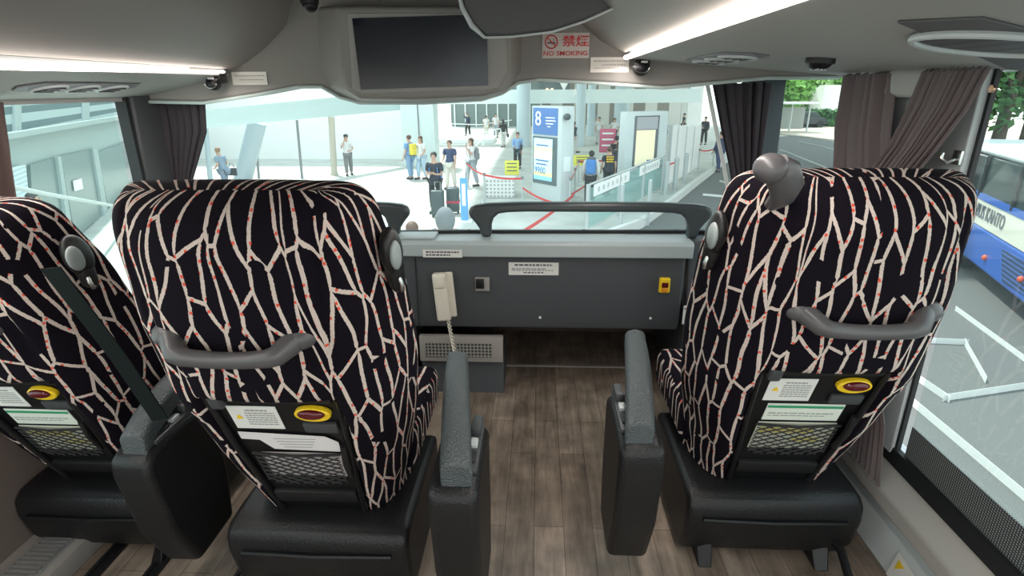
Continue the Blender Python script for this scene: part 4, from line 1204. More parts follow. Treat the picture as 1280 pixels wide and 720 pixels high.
p = PZ(515, 283, G+1.62); person(0, 0, 1.68, R_(10), 'brown haired person close to the bus, head just above the ledge', ('sand', (.5, .42, .34)), ('denim', (.2, .25, .33)), 'brown', base=(p.x, p.y, G))
p = PZ(557, 266, G+1.70); a = person(0, 0, 1.74, R_(-10), 'person in grey hood close to the bus, seen over the ledge', ('greyhoodie', (.16, .18, .19)), ('black', (.025, .025, .03)), 'grey', sleeve='long', base=(p.x, p.y, G))
bm = NB(); ellipsoid(bm, (0, -.03, 1.60), (.15, .15, .20), 16, 12); build('hood', bm, cloth('greyhoodie', (.16, .18, .19)), a)
p = PZ(40, 244, G+1.66); person(0, 0, 1.70, R_(-60), 'dark haired person below the left side window', ('charcoal', (.05, .05, .06)), ('black', (.025, .025, .03)), 'black', base=(p.x, p.y, G))

# ---------------------------------------------------------------- suitcases
SUIT = mat('suitcase_shell', (.06, .085, .09), .35)
def suitcase(px, py_, lb, band=None, rz=0):
    e = empty('suitcase', gp(px, py_), lb, 'suitcase', 'suitcases on the plaza', rz)
    bm = NB(); box(bm, (0, 0, .42), (.36, .27, .70), None, 0, .05, 3)
    for i in range(5): box(bm, (-.13+i*.065, -.137, .42), (.02, .012, .60), None, 0, .004)
    build('shell', bm, SUIT, e)
    bm = NB(); tube(bm, [(-.08, .10, .77), (-.08, .10, .98), (.08, .10, .98), (.08, .10, .77)], .010, 6); build('handle', bm, STEEL, e)
    bm = NB()
    for x in (-.14, .14):
        for y in (-.09, .09): cyl(bm, (x, y, .035), .035, .03, 'X', 12)
    build('wheel', bm, RUBBER, e)
    if band:
        bm = NB(); box(bm, (0, 0, .36), (.375, .285, .07)); build('luggage_band', bm, cloth('redband', (.62, .05, .10)), e, smooth=False)['label'] = 'red luggage band'
suitcase(548, 271, 'dark ribbed suitcase on the plaza directly before the black tee person')
suitcase(567, 267, 'dark ribbed suitcase with red band, second of the pair', True)

# ---------------------------------------------------------------- queue barriers
REDB = mat('red_belt', (.70, .05, .05), .6)
posts = []
def stanchion(px, py_, lb, hh=.95, col=STEEL):
    p = gp(px, py_)
    e = empty('barrier_post', p, lb, 'post', 'belt barrier posts')
    bm = NB(); cyl(bm, (0, 0, hh/2), .032, hh, 'Z', 14); build('pole', bm, col, e)
    bm = NB(); cyl(bm, (0, 0, .015), .16, .03, 'Z', 20); build('base', bm, col, e)
    bm = NB(); cyl(bm, (0, 0, hh-.03), .042, .09, 'Z', 14); build('cassette', bm, mat('cassette', (.2, .2, .2), .5), e)
    return p
def belt(a, b, lb, z=.90, w=.06):
    a = a+Z_*z; b = b+Z_*z; d = b-a
    bm = NB(); n = 8
    for i in range(n):
        t0, t1 = i/n, (i+1)/n
        p = a+d*t0-Z_*.05*sin(pi*t0); q = a+d*t1-Z_*.05*sin(pi*t1); box(bm, (p+q)/2, ((q-p).length+.01, .006, w), frame3(q-p, Z_) @ Matrix.Rotation(pi/2, 3, 'X'))
    setp(build('barrier_belt', bm, REDB, smooth=False), lb, 'barrier belt', 'red barrier belts')
bp_ = {}
for k_, (x, y, lb) in {'a': (606, 254, 'belt post nearest the blue banner stand'), 'b': (653, 260, 'belt post directly left of the numbered kiosk'), 'c': (585, 236, 'belt post behind the blue banner stand'),
                       'd': (718, 246, 'belt post directly right of the numbered kiosk'), 'e': (712, 262, 'belt post at the kiosk front corner'), 'f': (722, 232, 'farther belt post right of the kiosk'),
                       'g': (816, 240, 'belt post left of the white hoarding'), 'h': (872, 214, 'belt post right of the white hoarding'), 'i': (890, 212, 'belt post nearest the corner curtain'), 'j': (783, 226, 'belt post behind the queue')}.items():
    bp_[k_] = stanchion(x, y, lb)
belt(bp_['c'], bp_['a'], 'red belt running from behind the blue banner stand'); belt(bp_['a'], bp_['b'], 'red belt towards the numbered kiosk, upper one')
belt(bp_['b'], gp(690, 282), 'red belt slanting down from the kiosk towards the bus', .62); belt(bp_['d'], bp_['e'], 'short red belt at the kiosk corner'); belt(bp_['d'], bp_['f'], 'red belt behind the kiosk')
belt(bp_['e'], gp(740, 240), 'lower red belt right of the kiosk', .45); belt(bp_['f'], bp_['j'], 'red belt behind the queueing people'); belt(bp_['g'], gp(845, 232), 'red belt beside the white hoarding')
belt(bp_['h'], bp_['i'], 'red belt near the corner curtain'); belt(gp(640, 330), gp(716, 268), 'long red belt seen through the grab rail opening', .55, .09)
# blue banner stand
e = empty('banner_stand', gp(581, 277), 'narrow blue and white banner stand on the plaza by the suitcases', 'stand')
build('panel', boxb((0, 0, .62), (.20, .08, 1.16), bev=.02), mat('banner_blue', (.12, .36, .72), .5), e); build('base', boxb((0, 0, .02), (.42, .36, .04), bev=.01), PALEW, e)
bm = NB(); box(bm, (0, -.044, .75), (.10, .004, .6)); build('printed_strip', bm, PALEW, e)
# pale crate with holes and yellow signs
e = empty('crate', gp(626, 246), 'white crate with round holes behind the belt barrier', 'crate')
bm = NB(); box(bm, (0, 0, .32), (.95, .5, .62), None, 0, .03, 2); build('body', bm, dots_material('crate_holes', (.75, .75, .72), (.35, .36, .36), 8, .28), e)
build('lid', boxb((0, 0, .65), (1.0, .55, .05), bev=.01), PALEW, e)
def a_sign(px, py_, lb, c, w=.5, hh=.5, z=.6):
    e = empty('floor_sign', gp(px, py_), lb, 'sign')
    build('board', boxb((0, 0, z+hh/2), (w, .03, hh), bev=.01), mat('sign_'+c[0], c[1], .5), e)
    bm = NB(); tube(bm, [(0, .02, .02), (0, .02, z+.1)], .02, 8); cyl(bm, (0, .02, .015), .16, .03, 'Z', 16); build('stand', bm, STEEL, e)
    bm = NB()
    for i in range(3): box(bm, (0, -.018, z+hh*(.8-.25*i)), (w*.7, .004, hh*.07))
    build('print', bm, PALEW if c[0] != 'yellow' else INK, e, smooth=False)
a_sign(640, 240, 'yellow sign on a stand left of the numbered kiosk', ('yellow', (.80, .78, .10)))
a_sign(727, 226, 'yellow sign on a stand right of the numbered kiosk', ('yellow', (.80, .78, .10)), .7, .4)
a_sign(757, 226, 'dark red and white sign on a stand behind the queue', ('darkred', (.55, .12, .20)), .62, .9, 1.1)

# ---------------------------------------------------------------- numbered kiosk
KB = mat('kiosk_blue', (.10, .22, .52), .4)
def kiosk(name, pl_, pr_, top_y, lb, depth, cat='kiosk'):
    a = gp(*pl_); b = gp(*pr_); d = (b-a); w = d.length; ang = atan2(d.y, d.x)
    t = PY(pl_[0], top_y, a.y).z - G
    e = empty(name, a, lb, cat, None, ang)
    return e, w, t
e, w, t = kiosk('information_kiosk', (664, 248), (700, 256), 132, 'tall grey kiosk with blue number eight panel and lit advertising screen', .9)
KG = mat('kiosk_grey', (.60, .66, .66), .5)
build('body', boxb((w/2, .26, t/2), (w, .52, t), bev=.03), KG, e)
bh = t
build('number_panel', boxb((w*.47, -.012, t*.845), (w*.80, .03, t*.27), bev=.004), KB, e)
text('lettering', '8', .62, (w*.14, -.032, t*.865), X_, Z_, mat('sign_print_white', (.85, .88, .9), .5, emit=(.9, .95, 1), es=.3), e, bold=.0, ext=.003, world=False)
bm = NB()
for i, (u0, u1) in enumerate([(.50, .80), (.50, .82), (.5, .74), (.56, .66)]): box(bm, (w*(u0+u1)/2, -.030, t*(.885-.03*i)), (w*(u1-u0), .006, t*.010))
build('fine_print', bm, MAT['sign_print_white'], e, smooth=False)
build('screen_frame', boxb((w*.47, -.010, t*.44), (w*.80, .03, t*.50), bev=.004), mat('screen_frame_dark', (.12, .16, .17), .3), e)
def adscreen():
    m = bpy.data.materials.new('advert_screen'); m.use_nodes = True; nt = m.node_tree; b = nt.nodes['Principled BSDF']
    tc = nt.nodes.new('ShaderNodeTexCoord'); sp = nt.nodes.new('ShaderNodeSeparateXYZ'); nt.links.new(tc.outputs['Generated'], sp.inputs[0])
    cr = nt.nodes.new('ShaderNodeValToRGB'); cr.color_ramp.interpolation = 'CONSTANT'
    els = [(0, (.25, .55, .80)), (.10, (.72, .75, .35)), (.2, (.55, .82, .95)), (.52, (.78, .82, .55)), (.70, (.62, .68, .45)), (.80, (.55, .80, .90))]
    while len(cr.color_ramp.elements) < len(els): cr.color_ramp.elements.new(.5)
    for el, (p, c) in zip(cr.color_ramp.elements, els): el.position = p; el.color = (*c, 1)
    nt.links.new(sp.outputs['Z'], cr.inputs['Fac']); nt.links.new(cr.outputs['Color'], b.inputs['Base Color'])
    nt.links.new(cr.outputs['Color'], b.inputs['Emission Color']); b.inputs['Emission Strength'].default_value = .55
    return m
build('screen', boxb((w*.42, -.028, t*.45), (w*.62, .01, t*.44)), adscreen(), e, smooth=False)
text('lettering', '9900', .30, (w*.14, -.036, t*.33), X_, Z_, mat('deep_blue_ink', (.05, .12, .42), .5), e, bold=.0, ext=.003, world=False, sx=.9)
bm = NB()
for i, (z, u0, u1) in enumerate([(.44, .18, .62), (.40, .2, .55), (.60, .2, .6)]): box(bm, (w*(u0+u1)/2, -.036, t*z), (w*(u1-u0), .006, t*.012))
build('fine_print', bm, MAT['deep_blue_ink'], e, smooth=False)
build('side_notice', boxb((w+.01, .25, t*.42), (.012, .28, .45)), PALEW, e, smooth=False)
# camera bracket on its side
bm = NB(); ellipsoid(bm, (w+.12, .1, t*.9), (.10, .12, .10), 12, 8); tube(bm, [(w, .1, t*.9), (w+.1, .1, t*.9)], .03, 8); build('side_lamp', bm, mat('dark_fitting', (.08, .09, .1), .5), e)
# poster pillar
e, w, t = kiosk('poster_pillar', (778, 240), (828, 236), 140, 'wide grey pillar with a lit poster case facing the bus', .8, 'pillar')
build('body', boxb((w/2, .22, t/2), (w, .44, t), bev=.03), KG, e)
build('case', boxb((w*.48, -.02, t*.63), (w*.58, .05, t*.64), bev=.006), mat('case_dark', (.14, .15, .16), .4), e)
m = mat('poster_warm', (.80, .72, .50), .4, emit=(.9, .8, .55), es=.35)
build('poster', boxb((w*.46, -.05, t*.555), (w*.46, .01, t*.44)), m, e, smooth=False)
build('poster_top', boxb((w*.48, -.05, t*.86), (w*.50, .01, t*.15)), mat('poster_grey', (.42, .42, .45), .4), e, smooth=False)
build('poster_detail', boxb((w*.60, -.056, t*.37), (w*.16, .01, t*.06)), mat('poster_blue', (.10, .20, .40), .4), e, smooth=False)

# white hoarding panels standing in a row
pan = [(833, 234), (841, 230), (852, 224), (862, 218), (871, 212)]
tops = [157, 158, 158, 158, 120]
for i in range(4):
    a = gp(*pan[i]); b = gp(*pan[i+1]); d = b-a
    hz = PY(pan[i][0], tops[i], a.y).z-G
    e = empty('hoarding_panel', a, ['white hoarding panel nearest the poster pillar', 'second white hoarding panel after the poster pillar', 'third white hoarding panel after the poster pillar', 'white hoarding panel at the far end of its row'][i], 'panel', 'white hoarding panels', atan2(d.y, d.x))
    build('sheet', boxb((d.length/2, 0, hz/2+.05), (d.length-.06, .05, hz-.1), bev=.01), BRW, e)
    bm = NB(); box(bm, (0, 0, hz/2), (.07, .09, hz)); build('post', bm, STEEL, e, smooth=False)
# grey bollards along the kerb
for i, (x, y, lb) in enumerate([(831, 243, 'grey bollard at the kerb nearest the glass barrier'), (843, 237, 'second grey bollard along the kerb'), (855, 229, 'third grey bollard along the kerb')]):
    e = empty('bollard', gp(x, y), lb, 'bollard', 'kerb bollards'); bm = NB(); cyl(bm, (0, 0, .55), .085, 1.1, 'Z', 18); build('post', bm, STEEL, e)
    bm = NB(); ellipsoid(bm, (0, 0, 1.1), (.085, .085, .04), 16, 6); build('cap', bm, STEEL, e)
# red white striped object
e = empty('traffic_cone', gp(866, 207), 'red and white cone at the kerb below the hoarding end', 'cone')
bm = NB(); cyl(bm, (0, 0, .40), .17, .72, 'Z', 20, .05); build('cone', bm, stripe_material('cone_bands', (.75, .08, .06), (.85, .85, .82), 4.5, 'Z', .45), e); build('base', boxb((0, 0, .02), (.42, .42, .04), bev=.01), mat('cone_red', (.7, .08, .05), .5), e)

# glass barrier with white notice boards, from near left to far right
ga, gb = gp(733, 292), gp(826, 238)
d = gb-ga; L_ = d.length; e = empty('glass_barrier', ga, 'glass guard barrier with white notice boards along the kerb', 'barrier', None, atan2(d.y, d.x))
for i in range(4):
    x = L_*i/3
    bm = NB(); cyl(bm, (x, 0, .62), .05, 1.24, 'Z', 14); build('post', bm, STEEL, e)
for i in range(3):
    x0 = L_*i/3+.08; x1 = L_*(i+1)/3-.08
    build('glass_panel', boxb(((x0+x1)/2, 0, .62), (x1-x0, .015, 1.0)), PANEGLASS, e, smooth=False)
bm = NB(); tube(bm, [(0, 0, 1.22), (L_, 0, 1.22)], .03, 8); build('top_rail', bm, STEEL, e)
for i, (u0, u1) in enumerate([(.05, .45), (.60, .92)]):
    o = build('notice_board', boxb((L_*(u0+u1)/2, -.02, 1.03), (L_*(u1-u0), .02, .30)), BRW, e, smooth=False)
    bm = NB()
    for j in range(7): box(bm, (L_*(u0+.03+(u1-u0-.05)*j/7)+.1, -.034, 1.03), (L_*.018, .006, .12))
    build('notice_print', bm, mat('pale_print', (.55, .58, .60), .6), o, smooth=False)
# second light rail barrier, near and low
ga, gb = gp(700, 322), gp(840, 286)
# small posts near
for i, (x, y, lb) in enumerate([(775, 290, 'steel post before the glass barrier, left one'), (809, 282, 'steel post before the glass barrier, right one')]):
    e = empty('steel_post', gp(x, y), lb, 'post', 'steel posts before the glass barrier'); bm = NB(); cyl(bm, (0, 0, .6), .05, 1.2, 'Z', 14); build('pole', bm, STEEL, e); bm = NB(); ellipsoid(bm, (0, 0, 1.2), (.05, .05, .03), 12, 6); build('cap', bm, STEEL, e)

# ---------------------------------------------------------------- station buildings
# bright wall and leaning columns at the left of the windshield
def wallq(name, a, b, z0, z1, m, th=.3):
    a = Vector(a); b = Vector(b); d = b-a; ang = atan2(d.y, d.x); c = (a+b)/2
    return boxb((c.x, c.y, (z0+z1)/2), (d.length, th, z1-z0), Matrix.Rotation(ang, 3, 'Z'))
e = empty('station_wall', (-14, 34, G), 'bright white station wall across the left half of the windshield', 'building')
build('wall', wallq('w', (-34, 30, 0), (PY(507, 150, 30).x, 30, 0), G, G+7, BRW), BRW, e, smooth=False, world=True)
zc = PY(450, 140, 27).z
A_, B_, C_, D_ = PY(222, 163, 18), PY(506, 137, 28.5), PY(506, 113, 28.5), PY(222, 141, 18)
build('canopy_edge', prism(NB(), [A_, B_, C_, D_], (0, .5, 0)), mat('canopy_pale_cyan', (.55, .68, .68), .6), e, smooth=False, world=True)
def column(px0, py0, px1, py1, Y, r, lb, m, name='column'):
    a = PY(px0, py0, Y); b = PY(px1, py1, Y)
    bm = NB(); tube(bm, [a, a.lerp(b, .5), b], r, 14); bm2 = bm
    cyl(bm, a, r*1.25, .12, 'Z', 14)
    o = build(name, bm, m, auto=50); setp(o, lb, 'column'); return o
column(300, 238, 322, 152, 22, .34, 'thick blue grey leaning column behind the aisle seat', BLUEG)
column(264, 236, 257, 160, 21, .09, 'thin blue grey pole left of the leaning column', BLUEG)
column(324, 228, 320, 176, 23, .05, 'short thin dark pole right of the leaning column', mat('dark_pole', (.22, .23, .24), .5))
column(378, 226, 371, 150, 23, .05, 'thin dark pole between the leaning column and beige post', MAT['dark_pole'])
column(418, 218, 414, 146, 24, .13, 'beige square post left of the capped person', mat('beige_post', (.52, .48, .40), .6))
# centre building: pale pier, glazed hall, steps
e = empty('station_hall', (-3, 45, G), 'glazed station hall with columns behind the ramp and kiosk', 'building')
build('pier', wallq('w', (PY(505, 150, 27.5).x, 27.5, 0), (PY(545, 150, 27.5).x, 27.5, 0), G, G+5.2, PALEW, 1.2), mat('pale_pier', (.66, .76, .75), .6), e, smooth=False, world=True)
build('pier_joint', wallq('w', (PY(522, 150, 26.88).x, 26.88, 0), (PY(523.5, 150, 26.88).x, 26.88, 0), G, G+5.2, PALEW, .03), MAT['dark_pole'], e, smooth=False, world=True)
build('back_wall', wallq('w', (-9, 60, 0), (15, 60, 0), G, G+12, PALEW, .4), stripe_material('pillared_facade', (.62, .62, .58), (.24, .22, .19), .42, 'X', .5), e, smooth=False, world=True)
build('glazing', wallq('w', (-8.5, 57, 0), (0, 57, 0), G, G+7, PANEGLASS, .05), mat('hall_glazing', (.16, .21, .20), .2), e, smooth=False, world=True)
for i in range(9):
    x = -8.2+i*1.05
    bm = NB(); box(bm, (x, 56.9, G+3.5), (.12, .12, 7)); build('mullion', bm, PALEW, e, smooth=False, world=True)
bmx = NB(); box(bmx, (-4.2, 56.85, G+2.9), (8.6, .12, .12)); build('transom', bmx, PALEW, e, smooth=False, world=True)
# white band canopy across the view
ca, cb = PY(540, 132, 40), PY(850, 138, 40)
hgt2 = .95
e = empty('canopy_beam', (2, 38, 0), 'long white canopy beam above the plaza in front of the hall', 'canopy')
build('beam', wallq('w', (-10, 38, 0), (10.5, 40, 0), PY(650, 130, 37.2).z, PY(650, 130, 37.2).z+.85, PALEW, 1.6), mat('canopy_white', (.80, .90, .88), .5), e, smooth=False, world=True)
for i, (px, yb, Y, r) in enumerate([(654, 190, 37, .42), (724, 190, 37, .28), (738, 165, 45, .30), (775, 170, 45, .55)]):
    b_ = gp(px, yb); b_ = PY(px, yb, Y); b_.z = G
    bm = NB(); cyl(bm, (b_.x, Y, G+3.6), r, 7.2, 'Z', 20)
    o = build('column', bm, mat('pale_blue_column', (.50, .60, .64), .5)); setp(o, ['round pale column directly left of the numbered kiosk', 'slim pale column right of the kiosk', 'slim far column in the middle of the hall', 'thick blue column left of the poster pillar'][i], 'column')
# white triangles of the facade sign above the beam
for x0, y0, dn, lb in ((705, 108, 1, 'white downward triangle sign above the canopy beam'), (719, 116, 0, 'white upward triangle sign above the canopy beam')):
    p = PY(x0, y0, 37); r = .32
    tri = [p+Vector((-r, 0, r)), p+Vector((r, 0, r)), p+Vector((0, 0, -r*.8))] if dn else [p+Vector((-r*.7, 0, -r*.4)), p+Vector((r*.7, 0, -r*.4)), p+Vector((0, 0, r*.8))]
    setp(build('triangle_sign', prism(NB(), tri, (0, .05, 0)), BRW, smooth=False), lb, 'sign')
# dark shop front above the beam, left
e = empty('upper_shop_front', (0, 50, 3), 'dark upper shop front with warm lamps above the canopy beam', 'building')
a, b = PY(672, 118, 50), PY(712, 100, 50)
build('wall', boxb(((a.x+b.x)/2, 50, (a.z+b.z)/2+.5), (b.x-a.x, .4, b.z-a.z+1)), mat('dark_facade', (.10, .13, .14), .4), e, smooth=False, world=True)
for i in range(2):
    p = PY(684+i*6, 113, 49.7); bm = NB(); ellipsoid(bm, p, (.16, .1, .16), 10, 6); build('lamp', bm, mat('warm_lamp', (1, .8, .4), .5, emit=(1, .75, .35), es=3), e, world=True)
# unseen slab added high over the hall forecourt to shade the plaza
build('forecourt_sun_shade', boxb((6, 38, 8.2), (22, 46, .3)), PALEW, None, smooth=False)
setp(bpy.data.objects['forecourt_sun_shade'], 'wide pale unseen slab added over the station forecourt as sun shade', 'roof')
# ramp with railings in front of the hall
e = empty('ramp_railing', (0, 0, 0), 'white stair and ramp railings in front of the glazed hall', 'railing')
def rl(pts, r=.035):
    bm = NB(); tube(bm, pts, r, 6); return bm
r1 = [PY(545, 175, 34), PY(556, 164, 36), PY(640, 160, 34)]
build('rail', rl([PY(542, 182, 33), PY(560, 165, 36), PY(566, 160, 36)]), PALEW, e, world=True)
build('rail', rl([PY(538, 178, 33), PY(556, 161, 36), PY(562, 157, 36)]), PALEW, e, world=True)
build('rail', rl([PY(545, 175, 34), PY(585, 170, 34), PY(620, 162, 34)]), PALEW, e, world=True)
build('rail', rl([PY(595, 182, 31), PY(616, 162, 33), PY(626, 161, 33)]), PALEW, e, world=True)
build('rail', rl([PY(545, 154, 44), PY(600, 156, 44), PY(640, 150, 44)]), PALEW, e, world=True)
for px, y0, y1, Y in ((604, 182, 166, 31), (545, 186, 170, 33), (566, 178, 160, 36), (626, 178, 162, 33), (585, 180, 168, 34)):
    build('post', rl([PY(px, y0, Y), PY(px, y1, Y)], .03), PALEW, e, world=True)
# low walls of pale steps
setp(build('step_block', boxb((-6.0, 40, G+.15), (6, 3, .3), bev=.02), PALEW), 'low pale step block before the hall glazing', 'steps')
# right hand white facade beyond the hoarding
e = empty('white_tower', (14, 58, G), 'bright white tower edge behind the hoarding and corner curtain', 'building')
a = PY(862, 120, 46)
build('wall', boxb((a.x+.5, 47, G+5), (1.1, 2, 10)), BRW, e, smooth=False, world=True); build('window_band', boxb((a.x-.1, 45.98, G+5.5), (.25, .05, 5)), BLUEG, e, smooth=False, world=True)

# left side: station facade seen through the left window
f0 = Vector((-8.0, 5.0, 0)); fd = Vector((-.47, .883, 0)).normalized(); ang = atan2(fd.y, fd.x)
FN = Vector((fd.y, -fd.x, 0))
def onf(x, y, off=0.0):
    P0 = gp(90, 303); return PP(x, y, P0+FN*off, FN)
e = empty('side_building', gp(90, 303), 'grey station building with louvres and glazed bays beyond the left window', 'building')
FW = mat('facade_grey_green', (.36, .43, .42), .6)
def fpanel(name, pts, m, th=.1, off=0.0, par=None):
    P = [onf(x, y, off) for x, y in pts]
    return build(name, prism(NB(), P, -FN*th), m, par or e, smooth=False, world=True)
fpanel('wall', [(-200, 520), (235, 205), (235, 60), (-200, -60)], FW, .3)
fpanel('louvre_band', [(-60, 182), (158, 144), (158, 95), (-60, 60)], stripe_material('louvre_slats', (.42, .50, .50), (.10, .16, .17), 3.2, 'Z', .45), .06, .10)
fpanel('ledge', [(-60, 187), (160, 148), (160, 143), (-60, 178)], mat('ledge_grey', (.36, .42, .41), .6), .2, .3)
fpanel('pier', [(20, 165), (27, 164), (27, 100), (20, 100)], FW, .15, .16); fpanel('pier', [(105, 153), (112, 152), (112, 95), (105, 95)], FW, .15, .16)
GL = mat('dim_facade_glass', (.13, .19, .185), .25)
for pts in ([(38, 206), (72, 196), (88, 302), (44, 335)], [(76, 195), (116, 186), (130, 268), (94, 296)], [(122, 190), (160, 176), (172, 240), (136, 262)]):
    fpanel('glazed_bay', pts, GL, .05, .06)
fpanel('roller_blind', [(-20, 216), (32, 206), (38, 260), (-20, 280)], stripe_material('blind_slats', (.62, .72, .74), (.46, .56, .60), 12, 'Z', .5), .05, .10)
fpanel('paper_notice', [(92, 226), (102, 223), (104, 236), (94, 239)], BRW, .02, .10)
fpanel('mullion', [(72, 196), (76, 195), (94, 304), (88, 306)], FW, .1, .12); fpanel('mullion', [(116, 186), (122, 186), (136, 268), (130, 270)], FW, .1, .12)
# rail in front of the facade
bm = NB(); tube(bm, [onf(x, y, .9) for x, y in [(-40, 222), (60, 243), (170, 262)]], .04, 8)
setp(build('handrail', bm, STEEL), 'pale handrail crossing in front of the side building', 'railing')

# ---------------------------------------------------------------- blue bus on the right
BBLUE = mat('bus_blue', (.035, .13, .50), .3); BCREAM = mat('bus_cream', (.74, .74, .64), .4); BROOF = mat('bus_roof_white', (.75, .82, .82), .4)
BGL = mat('bus_dark_glass', (.03, .05, .05), .08, spec=.9)
vx = ray(940, 98); bd = Vector((vx.x, vx.y, 0)).normalized(); bn = Vector((bd.y, -bd.x, 0))
B0 = PZ(1236, 348, G+.30); B0.z = 0
def onb(x, y, off=0.0): return PP(x, y, B0-bn*off, bn)
e = empty('blue_bus', Vector((B0.x, B0.y, G)), 'blue and cream bus with white roof parked beyond the right window', 'bus')
zr = onb(1240, 183).z; zb = onb(1236, 346).z
zw0 = onb(1240, 252).z; zw1 = onb(1240, 196).z; zc0 = onb(1240, 292).z
Lb0, Lb1 = -4.2, 3.4
def bseg(z0, z1, off, th, l0=Lb0, l1=Lb1):
    P = [B0+bd*l0-bn*off, B0+bd*l1-bn*off]
    a = [Vector((p.x, p.y, z0)) for p in P]; b = [Vector((p.x, p.y, z1)) for p in P[::-1]]
    return prism(NB(), a+b, bn*th)
build('lower_body', bseg(zb, zc0, 0, 2.4), BBLUE, e, bevel=.05, world=True)
build('cream_band', bseg(zc0, zw0, 0, 2.4), BCREAM, e, bevel=.01, world=True)
build('blue_line', bseg(zw0-.05, zw0+.06, .01, 2.42), BBLUE, e, world=True)
build('window_band', bseg(zw0, zw1, -.02, 2.36), BGL, e, bevel=.03, world=True)
build('roof', bseg(zw1, zr, .0, 2.4), BROOF, e, bevel=.10, world=True)
for l in (-3.0, -1.6, -.1, 1.4, 2.8):
    bm = NB(); P = B0+bd*l; hexa_pts = None
    q = [Vector((P.x, P.y, zw0)), Vector((P.x, P.y, zw1))]
    tube(bm, [q[0]+bn*.0, q[1]+bn*.0], .03, 6); build('window_post', bm, RUBBER, e, world=True)
pT = onb(1221, 264); pT2 = onb(1258, 284)
rv = Vector((-bd.x, -bd.y, 0))
zt = (pT.z+pT2.z)/2
hT = .34
text('lettering', 'BUS KANTO', hT, Vector((pT.x, pT.y, (zw0+zc0)/2-.0))-bn*.012, rv, Z_, mat('bus_letter_ink', (.10, .11, .14), .5), e, bold=.002, ext=.004, sx=(pT2-pT).length/(hT*5.9))
build('engine_grille', prism(NB(), [onb(x, y, .012) for x, y in [(1252, 312), (1290, 330), (1290, 375), (1252, 352)]], bn*.02), stripe_material('grille_slats', (.02, .04, .10), (.05, .12, .35), 14, 'Z', .5), e, smooth=False, world=True)
p = onb(1231, 322, .015); bm = NB(); ellipsoid(bm, p, (.05, .05, .05), 12, 8); build('side_marker', bm, mat('red_marker', (.8, .12, .05), .3), e, world=True)
p = onb(1276, 349, .03); bm = NB(); ellipsoid(bm, p, (.05, .05, .05), 12, 8); build('side_marker', bm, MAT['red_marker'], e, world=True)
for l in (-2.6, 1.9):
    P = B0+bd*l; bm = NB(); cyl(bm, (P.x+bn.x*.15, P.y+bn.y*.15, G+.48), .48, .28, bn, 28); build('wheel', bm, RUBBER, e, world=True)

# ---------------------------------------------------------------- trees
def tree(x, y, hgt, cr, lb, col, seed=0, n=1500, trunk=.16, ls=.30, ground=G, zr=(.45, .92)):
    rnd = random.Random(seed)
    e = empty('tree', (x, y, ground), lb, 'tree', 'trees by the road')
    bm = NB(); tube(bm, [(0, 0, 0), (rnd.uniform(-.1, .1), rnd.uniform(-.1, .1), hgt*.35), (rnd.uniform(-.3, .3), rnd.uniform(-.3, .3), hgt*.8)], [trunk, trunk*.8, trunk*.3], 8)
    for i in range(6):
        a = rnd.uniform(0, 6.28); z0 = hgt*rnd.uniform(.35, .65)
        tube(bm, [(0, 0, z0), (cos(a)*cr*.35, sin(a)*cr*.35, z0+hgt*.12), (cos(a)*cr*.7, sin(a)*cr*.7, z0+hgt*.2)], [trunk*.4, trunk*.3, trunk*.1], 6)
    build('trunk', bm, mat('bark', (.10, .075, .055), .9), e)
    bm = NB()
    blobs = [(rnd.uniform(-.6, .6)*cr, rnd.uniform(-.6, .6)*cr, hgt*rnd.uniform(*zr), cr*rnd.uniform(.35, .6)) for _ in range(11)]
    for i in range(n):
        bx, by, bz, br = rnd.choice(blobs)
        d = Vector((rnd.gauss(0, 1), rnd.gauss(0, 1), rnd.gauss(0, 1))).normalized()*br*rnd.uniform(.5, 1.05)
        c = Vector((bx, by, bz))+d; s = ls*rnd.uniform(.6, 1.3)
        u = Vector((rnd.gauss(0, 1), rnd.gauss(0, 1), rnd.gauss(0, .5))).normalized()*s; w = u.cross(Vector((rnd.gauss(0, 1), rnd.gauss(0, 1), rnd.gauss(0, 1)))).normalized()*s*.6
        bm.faces.new([bm.verts.new(c-u), bm.verts.new(c+w), bm.verts.new(c+u), bm.verts.new(c-w)])
    build('foliage', bm, col, e, smooth=False)
LF1 = mat('leaf_bright_green', (.20, .42, .09), .7, var=.35, vs=2.0); LF2 = mat('leaf_deep_green', (.07, .19, .06), .7, var=.4, vs=3.0); LF3 = mat('leaf_pale_green', (.30, .48, .16), .7, var=.25, vs=2.0)
for i, (px, Y, hg, cr, lb) in enumerate([(983, 60, 5.6, 2.9, 'bright green tree nearest the right pillar behind the shelter'), (1004, 66, 5.8, 3.2, 'bright green tree second along the road beyond the shelter'), (1022, 76, 5.4, 3.0, 'bright green tree beside the white building block')]):
    b_ = PY(px, 150, Y); tree(b_.x, Y, hg, cr, lb, [LF1, LF3, LF1][i], i, 2600, .2, .34, zr=(.28, .95))
sp = [(1228, 17.5, 7.5, 2.3), (1262, 16.0, 8.0, 2.4), (1246, 21, 9, 3.0), (1285, 19, 8.6, 3.0), (1210, 23, 8.5, 3.0), (1320, 17, 8, 2.6)]
lbs = ['deep green tree above the blue bus, nearest the pillar edge', 'deep green tree above the blue bus with slim trunk', 'taller tree behind the first pair above the blue bus', 'dense tree above the blue bus at the right picture edge', 'tree farthest left above the blue bus, partly behind the curtain', 'tree above the rear of the blue bus, outermost right']
for i, (px, Y, hg, cr) in enumerate(sp):
    b_ = PY(px, 150, Y); tree(b_.x, Y, hg, cr, lbs[i], LF2 if i % 2 == 0 else mat('leaf_mid_green', (.12, .28, .08), .7, var=.3, vs=3), 20+i, 5000, .11, .115)
